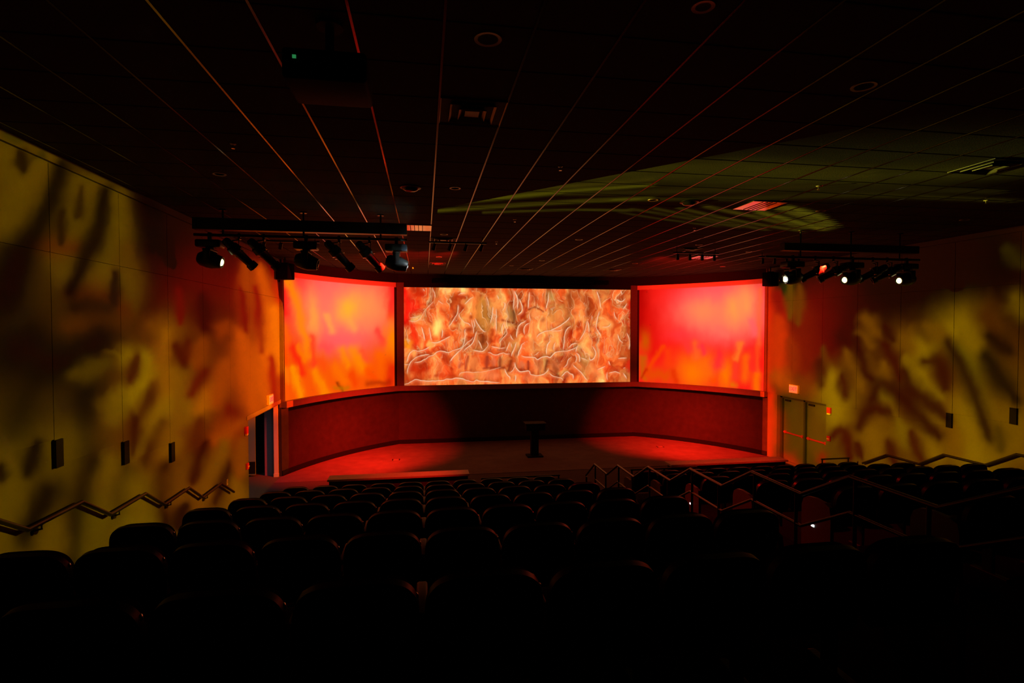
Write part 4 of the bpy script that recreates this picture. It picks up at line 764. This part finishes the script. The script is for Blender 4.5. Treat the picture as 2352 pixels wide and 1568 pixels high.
# coloured slides in front of the lamps throw the flames on the side walls
def wall_gobo(head, hd, lp, X, paint, y0, y1, z0, z1, nu, nv, power_I, root_loc, name):
    lp = Vector(lp); ys = np.linspace(y0, y1, nu); zs = np.linspace(z0, z1, nv)
    P = np.zeros((nv, nu, 3)); P[..., 0] = X; P[..., 1] = ys; P[..., 2] = zs[:, None]; P = P.reshape(-1, 3)
    px, py = px_of(P); d = P - np.array(lp); r2 = (d * d).sum(1); cos = abs(X - lp.x) / np.sqrt(r2)
    front = (P @ np.array(FW)) > .6
    c = np.zeros_like(P); c[front] = paint(px[front], py[front])
    T = c * (PI * r2 / (ALB_W * cos))[:, None]; power_I = float(T.max()); T = T / power_I
    edge = np.zeros((nv, nu), bool); edge[0] = edge[-1] = True; edge[:, 0] = edge[:, -1] = True; T[edge.reshape(-1)] = 0
    T = np.clip(T, 0, 1); s = .004
    o = grid_mesh('gobo_slide', d * s, nu, nv, T, 'slide', hd, lp - Vector(root_loc)); o['label'] = 'tiny coloured glass slide before the lens'
    # opaque plate round the slide
    b = MB(); h = np.array([X - lp.x, (y0 + y1) / 2 - lp.y, (z0 + z1) / 2 - lp.z]) * s; W, H = (y1 - y0) * s, (z1 - z0) * s; m = .05
    b.box((h[0], h[1] - W / 2 - m / 2, h[2]), (.0006, m, H + 2 * m)); b.box((h[0], h[1] + W / 2 + m / 2, h[2]), (.0006, m, H + 2 * m))
    b.box((h[0], h[1], h[2] - H / 2 - m / 2), (.0006, W, m)); b.box((h[0], h[1], h[2] + H / 2 + m / 2), (.0006, W, m))
    b.build('gobo_holder', 'black', hd, loc=lp - Vector(root_loc))
    tgt = np.array([X, (y0 + y1) / 2, (z0 + z1) / 2])
    spot('gobo_lamp', lp, tgt, power_I * KI, (1, 1, 1), math.radians(75), 0, hd, 0.0, root_loc)
root, hd, lp, a = rm[0]
wall_gobo(root, hd, lp, XL + .012, paint_left_wall, .5, 17.4, -4.5, 2.02, 420, 220, 120, root.location, 'left wall')
root, hd, lp, a = lm[2]
wall_gobo(root, hd, lp, XR - .012, paint_right_wall, 6.0, 17.2, -4.5, 2.02, 360, 220, 250, root.location, 'right wall')
# grazing beam across the ceiling from the middle of the left bar
def ceiling_gobo(hd, lp, root_loc, I):
    lp = Vector(lp); nv_, nw = 260, 170; h = ZC - lp.z
    v = np.linspace(-1.1, .8, nv_); w = np.exp(np.linspace(math.log(h / 14.5), math.log(h / .35), nw))
    V, W = np.meshgrid(v, w); t = h / W; P = np.stack([lp.x + t, lp.y + V * t, np.full_like(t, ZC)], -1).reshape(-1, 3)
    px, py = px_of(P); d = P - np.array(lp); r2 = (d * d).sum(1); cos = h / np.sqrt(r2)
    ok = ((P @ np.array(FW)) > .6) & (P[:, 0] < XR) & (P[:, 1] > 2.5)
    c = np.zeros_like(P); c[ok] = paint_ceiling(px[ok], py[ok])
    T = c * (PI * r2 / (ALB_C * cos))[:, None]; I = float(T.max()); T = T / I
    e = np.zeros((nw, nv_), bool); e[0] = e[-1] = True; e[:, 0] = e[:, -1] = True; T[e.reshape(-1)] = 0
    T = np.clip(T, 0, 1); s = .03
    D = np.stack([np.full_like(V, s), V * s, W * s], -1).reshape(-1, 3)
    o = grid_mesh('gobo_slide', D, nv_, nw, T, 'slide', hd, lp - Vector(root_loc)); o['label'] = 'tiny coloured glass slide over the lamp'
    b = MB(); z0, z1 = w[0] * s, w[-1] * s; y0, y1 = v[0] * s, v[-1] * s; ym = (y0 + y1) / 2
    b.box((s, ym, z0 - .05), (.0006, y1 - y0, .1)); b.box((s, ym, z1 + .05), (.0006, y1 - y0, .1)); b.box((s, y0 - .06, .02), (.0006, .12, .3)); b.box((s, y1 + .06, .02), (.0006, .12, .3))
    b.build('gobo_holder', 'black', hd, loc=lp - Vector(root_loc))
    spot('gobo_lamp', lp, lp + Vector((1, -.1, .35)), I * KI, (1, 1, 1), math.radians(110), 0, hd, 0.0, root_loc)
root, hd, lp, a = lm[1]
CEIL_LAMP = Vector((-.12, LY - .24, 1.24))
root3, hd3, _, _ = lm[2]
ceiling_gobo(hd3, CEIL_LAMP, root3.location, 1500)

# loudspeakers above the ends of the side screens
for x, lab in ((-3.98, 'black loudspeaker hung above the corner of the left curved screen'), (11.48, 'black loudspeaker hung above the corner of the right curved screen')):
    root = empty('loudspeaker', (x, 16.5, ZC), lab, 'loudspeaker', 'hung loudspeakers'); R = root.location; rz = Matrix.Rotation(math.radians(-20 if x < 0 else 20), 3, 'Z')
    b = MB(); b.box((x, 16.5, 1.62), (.40, .34, .46), rot=rz, bevel=.02); b.build('cabinet', 'speaker', root, parent_loc=R)
    b = MB(); b.rod((x, 16.5, ZC), (x, 16.5, 1.86), .02); b.box((x, 16.5, 1.87), (.2, .06, .02)); b.build('bracket', 'fixture', root, parent_loc=R)
for x, w, h, lab in ((3.78, 1.7, .30, 'wide black loudspeaker on the band above the middle screen'), (.6, .55, .16, 'small black loudspeaker above the left of the middle screen'), (7.0, .55, .16, 'small black loudspeaker above the right of the middle screen')):
    root = empty('loudspeaker', (x, YS - .25, 1.72), lab, 'loudspeaker', 'loudspeakers above the middle screen'); R = root.location
    b = MB(); b.box((x, YS - .21, 1.72 + h / 2), (w, .22, h), bevel=.015); b.build('cabinet', 'speaker', root, parent_loc=R)
    b = MB(); b.box((x, YS - .325, 1.72 + h / 2), (w - .06, .012, h - .05), bevel=.003); b.build('grille', 'speaker', root, parent_loc=R)

# track lights that wash the curved walls red
wash = []
for x0, x1, y, lab, sd in ((.1, 1.4, 12.2, 'black light track with four small heads above the left aisle', -1), (6.25, 7.5, 12.9, 'black light track with four small heads ahead of right bar', 1), (8.9, 10.2, 13.3, 'short black light track near the right bar end', 1), (-3.6, -2.3, 12.6, 'black light track behind the left lighting bar', -1)):
    root = empty('light_track', ((x0 + x1) / 2, y, ZC), lab, 'light track', 'ceiling light tracks'); R = root.location
    b = MB(); b.box(((x0 + x1) / 2, y, 1.905), (x1 - x0, .035, .035)); b.build('track', 'fixture', root, parent_loc=R)
    for x in (x0 + .1, x1 - .1):
        b = MB(); b.rod((x, y, 1.92), (x, y, ZC), .008); b.build('hanger', 'fixture', root, parent_loc=R)
    for i in range(4):
        x = x0 + .12 + (x1 - x0 - .24) * i / 3; d = Vector((.25 * sd, .45, -.8)).normalized(); c = Vector((x, y, 1.80))
        b = MB(); b.rod((x, y, 1.89), (x, y, 1.83), .008); b.rod(c - d * .07, c + d * .07, .036, .042, 14); b.build('head', 'fixture', root, smooth=True, parent_loc=R)
RED = (1.0, .012, .004)
def red(x, y, z, tx, ty, tzz, I, ang, bl=.7): spot('red_wash_lamp', (x, y, z), (tx, ty, tzz), I * KI, RED, math.radians(ang), bl, None, .06)
for m in (0, 1):
    f = lambda x: x if m == 0 else 2 * XC - x
    for x, y, tx, ty in ((.3, 13.6, -3.2, 18.5), (.7, 13.6, -2.6, 19.5), (1.2, 13.6, -1.7, 20.4)):
        red(f(x), y, 1.75, f(tx), ty, .9, 130, 46, .8)
    for x, y, tx, ty in ((.2, 13.4, -3.0, 17.9), (.5, 13.4, -2.3, 19.1), (.9, 13.4, -1.4, 20.0)):
        red(f(x), y, 1.75, f(tx), ty, -4.4, 560, 38, .9)
    red(f(-.7), 10.0, 1.30, f(-.7), 13.5, -3.7, 420, 36, .9)
red(1.3, 12.35, 1.78, 4.5, 8.2, -2.4, 120, 40, .9)

# =================================================================== CEILING FITTINGS
def downlight(x, y, r, lab):
    root = empty('recessed_downlight', (x, y, ZC), lab, 'downlight', 'recessed ceiling downlights'); R = root.location
    b = MB(); b.lathe([(r - .012, -.004), (r + .012, -.006), (r + .014, .0), (r - .012, .0)], (x, y, ZC), (0, 0, 1), 28); b.build('trim_ring', 'white', root, smooth=True, parent_loc=R)
    b = MB()
    rings = [(r - .012, -.003), (r * .7, -.0015), (.0, -.001)]
    b.lathe(rings, (x, y, ZC - .001), (0, 0, 1), 28); b.build('reflector', 'chrome', root, smooth=True, parent_loc=R)
dl = [(.45, 3.82, .085, 'recessed downlight overhead, nearest to camera on the left column'), (3.66, 4.05, .085, 'recessed downlight in the upper right of the dark ceiling'), (1.75, 3.22, .06, 'faint recessed downlight at the very top of the view'),
  (-2.67, 7.71, .07, 'recessed downlight above the left wall aisle'), (.45, 7.93, .07, 'recessed downlight left of the olive light streaks'), (3.6, 8.15, .07, 'recessed downlight over the middle aisle amid olive streaks'), (6.82, 8.44, .07, 'recessed downlight right of the glowing red diffuser'),
  (.43, 11.87, .075, 'recessed downlight beside the left light track'), (3.53, 12.07, .075, 'recessed downlight over the middle aisle, behind the streaks'), (6.66, 12.36, .075, 'recessed downlight beside the right light track'), (10.07, 8.71, .07, 'recessed downlight at the far right of the ceiling'),
  (.42, 15.69, .075, 'recessed downlight over the stage on the left'), (3.52, 16.0, .075, 'recessed downlight over the stage in the middle'), (6.6, 16.28, .075, 'recessed downlight over the stage, right of centre'), (9.82, 16.63, .075, 'recessed downlight over the stage on the right'), (8.59, 13.27, .07, 'recessed downlight near the right bar on the stage side'), (2.83, 17.5, .06, 'recessed downlight nearest the middle of the stage wall')]
for a_ in dl: downlight(*a_)
for x, y, lab in ((-2.08, 6.42, 'small sprinkler head in the ceiling at the left'), (1.7, 6.65, 'small sprinkler head above the middle seats'), (5.59, 6.97, 'small sprinkler head right of the red diffuser'), (8.86, 7.32, 'small sprinkler head at the far right of the ceiling'), (1.68, 10.0, 'small sprinkler head below the olive streaks'), (5.44, 10.28, 'small sprinkler head left of the right lighting bar'), (1.69, 12.69, 'small sprinkler head beside the left light track end')):
    root = empty('sprinkler', (x, y, ZC), lab, 'sprinkler', 'ceiling sprinklers'); R = root.location
    b = MB(); b.lathe([(.0, .006), (.035, .004), (.03, -.008), (.01, -.012), (.0, -.012)], (x, y, ZC), (0, 0, 1), 16); b.build('escutcheon', 'white', root, smooth=True, parent_loc=R)
    b = MB(); b.rod((x, y, ZC - .01), (x, y, ZC - .05), .008); b.rod((x, y, ZC - .05), (x, y, ZC - .054), .02); b.build('deflector', 'chrome', root, smooth=True, parent_loc=R)
for x, y, lab in ((4.23, 8.17, 'round dome loudspeaker in the ceiling near the red diffuser'), (-.19, 7.98, 'round dome in the ceiling above the left lighting bar')):
    root = empty('ceiling_dome', (x, y, ZC), lab, 'ceiling dome', 'ceiling domes'); R = root.location
    b = MB(); b.lathe([(.0, .0), (.15, .0), (.15, -.012), (.13, -.02), (.0, -.02)], (x, y, ZC), (0, 0, 1), 28); b.build('base_ring', 'fixture', root, smooth=True, parent_loc=R)
    b = MB(); b.lathe([(.12, -.02), (.1, -.045), (.06, -.06), (.0, -.066)], (x, y, ZC), (0, 0, 1), 28); b.build('dome', 'lens', root, smooth=True, parent_loc=R)
def diffuser(x, y, s, lab, m='white'):
    root = empty('ceiling_diffuser', (x, y, ZC), lab, 'air diffuser', 'ceiling air diffusers'); R = root.location
    for i, (q, z) in enumerate(((1.0, 0), (.70, -.012), (.42, -.02))):
        h = s * q / 2; hi = h - s * .10; b = MB()
        P0 = [(-h, -h), (h, -h), (h, h), (-h, h)]; P1 = [(-hi, -hi), (hi, -hi), (hi, hi), (-hi, hi)]
        A = [b.bm.verts.new((x + p, y + r_, ZC + z - .012)) for p, r_ in P0]; B_ = [b.bm.verts.new((x + p, y + r_, ZC + z + .045)) for p, r_ in P1]
        A2 = [b.bm.verts.new((x + p, y + r_, ZC + z - .006)) for p, r_ in P0]; B2 = [b.bm.verts.new((x + p, y + r_, ZC + z + .051)) for p, r_ in P1]
        for j in range(4):
            jj = (j + 1) % 4; b.bm.faces.new((A[j], A[jj], B_[jj], B_[j])); b.bm.faces.new((A2[j], A2[jj], B2[jj], B2[j])); b.bm.faces.new((A[j], A[jj], A2[jj], A2[j])); b.bm.faces.new((B_[j], B_[jj], B2[jj], B2[j]))
        b.build('louver', m, root, parent_loc=R)
    b = MB(); b.box((x, y, ZC - .012), (s * .22, s * .22, .012)); b.build('centre_plate', m, root, parent_loc=R)
    b = MB(); b.box((x, y, ZC - .003), (s, s, .004)); b.build('throat', 'black', root, parent_loc=R)
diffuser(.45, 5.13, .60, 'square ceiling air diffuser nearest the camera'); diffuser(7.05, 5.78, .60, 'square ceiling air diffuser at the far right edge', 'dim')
diffuser(.44, 12.58, .60, 'square ceiling air diffuser beside the left light track'); diffuser(6.75, 13.09, .55, 'square ceiling air diffuser beside the right light track'); diffuser(3.45, 18.4, .5, 'dim square air diffuser over the middle of the stage'); diffuser(.42, 17.3, .5, 'square air diffuser over the left of the stage'); diffuser(6.54, 18.2, .5, 'square air diffuser over the right of the stage')
def grille(x, y, sx, sy, lab):
    root = empty('return_air_panel', (x, y, ZC), lab, 'air panel', 'flat ceiling panels'); R = root.location
    b = MB(); b.box((x, y, ZC - .006), (sx, sy, .022), bevel=.003); b.build('panel', 'gloss', root, parent_loc=R)
    b = MB()
    for i in range(4): b.box((x - .12 + i * .08, y, ZC - .018), (.012, sy * .9, .008))
    b.build('slot', 'black', root, parent_loc=R)
grille(5.5, 8.21, .6, .6, 'bright red-lit square panel in the ceiling, right of centre'); grille(7.93, 14.47, .6, .6, 'red-lit square panel in the ceiling by the right track'); grille(-.15, 11.13, .6, .6, 'red-lit square panel right of the left lighting bar')
# hanging projector, nearly lost in the dark at the top
root = empty('projector', (-.62, 3.82, ZC), 'dark ceiling projector with a green light, upper left', 'projector'); R = root.location
b = MB(); b.rod((-.62, 3.82, ZC), (-.62, 3.82, 1.78), .03); b.rod((-.62, 3.82, ZC), (-.62, 3.82, ZC - .02), .09); b.build('mount', 'black', root, smooth=True, parent_loc=R)
b = MB(); b.box((-.62, 3.82, 1.67), (.52, .44, .19), bevel=.025, seg=3); bd = b.build('body', 'black', root, smooth=True, parent_loc=R)
b = MB(); b.lathe([(.0, 0), (.055, 0), (.055, .05), (.04, .06), (.0, .05)], (-.50, 4.04, 1.67), (0, 1, 0), 20); b.build('lens', 'lens', bd, smooth=True, parent_loc=R)
b = MB(); b.box((-.80, 3.596, 1.70), (.022, .008, .02)); b.build('status_light', 'green_led', bd, parent_loc=R)

# =================================================================== WALL FITTINGS
def exit_sign(x, y, z, s, lab):
    root = empty('exit_sign', (x, y, z), lab, 'exit sign', 'exit signs'); R = root.location
    b = MB(); b.box((x - s * .035, y, z), (.07, .42, .27), bevel=.008); b.build('housing', 'plate', root, parent_loc=R)
    b = MB(); b.box((x - s * .073, y, z), (.006, .38, .23), bevel=.002); b.build('face', 'exit_face', root, parent_loc=R)
    text_mesh('EXIT', 'lettering', 'exit_letter', root, .17, (-s * .0775, 0, 0), (PI / 2, 0, PI / 2 if s < 0 else -PI / 2))
exit_sign(XL + .024, 15.75, -1.99, -1, 'lit red exit sign on the left wall above the passage'); exit_sign(XR - .024, 15.53, -1.97, 1, 'lit exit sign on the right wall above the double doors')
def alarm(x, y, z, s, kind, lab):
    if kind == 'strobe':
        root = empty('fire_alarm_strobe', (x, y, z), lab, 'fire alarm', 'fire alarms'); R = root.location
        b = MB(); b.box((x - s * .03, y, z + .02), (.06, .14, .17), bevel=.008); b.build('body', 'red', root, parent_loc=R)
        b = MB(); b.box((x - s * .035, y, z - .085), (.05, .12, .04), bevel=.006); o = b.build('strobe_lens', 'plate', root, parent_loc=R); o['label'] = 'pale strobe lens'
    else:
        root = empty('fire_alarm_pull', (x, y, z), lab, 'fire alarm', 'fire alarms'); R = root.location
        b = MB(); b.box((x - s * .025, y, z), (.05, .12, .15), bevel=.008); b.build('body', 'red', root, parent_loc=R)
        b = MB(); b.box((x - s * .055, y, z - .01), (.02, .09, .025), bevel=.004); b.build('pull_handle', 'plate', root, parent_loc=R)
alarm(XL, 13.82, -2.50, -1, 'strobe', 'red fire alarm strobe beside the left passage'); alarm(XL, 13.88, -3.37, -1, 'pull', 'red fire alarm pull box low beside the left passage')
alarm(XR, 14.05, -2.45, 1, 'strobe', 'red fire alarm strobe beside the right double doors'); alarm(XR, 14.05, -3.26, 1, 'pull', 'red fire alarm pull box beside the right double doors')
root = empty('light_switch', (XL, 12.57, -3.39), 'small pale light switch on the left wall above the handrail end', 'light switch'); R = root.location
b = MB(); b.box((XL + .006, 12.57, -3.39), (.012, .08, .13), bevel=.003); b.build('plate', 'plate', root, parent_loc=R)
b = MB(); b.box((XL + .015, 12.57, -3.39), (.012, .02, .04), bevel=.002); b.build('toggle', 'plate', root, parent_loc=R)

w = bpy.data.worlds.new('dark_room'); S.world = w; w.use_nodes = True
w.node_tree.nodes['Background'].inputs[0].default_value = (0, 0, 0, 1); w.node_tree.nodes['Background'].inputs[1].default_value = 0
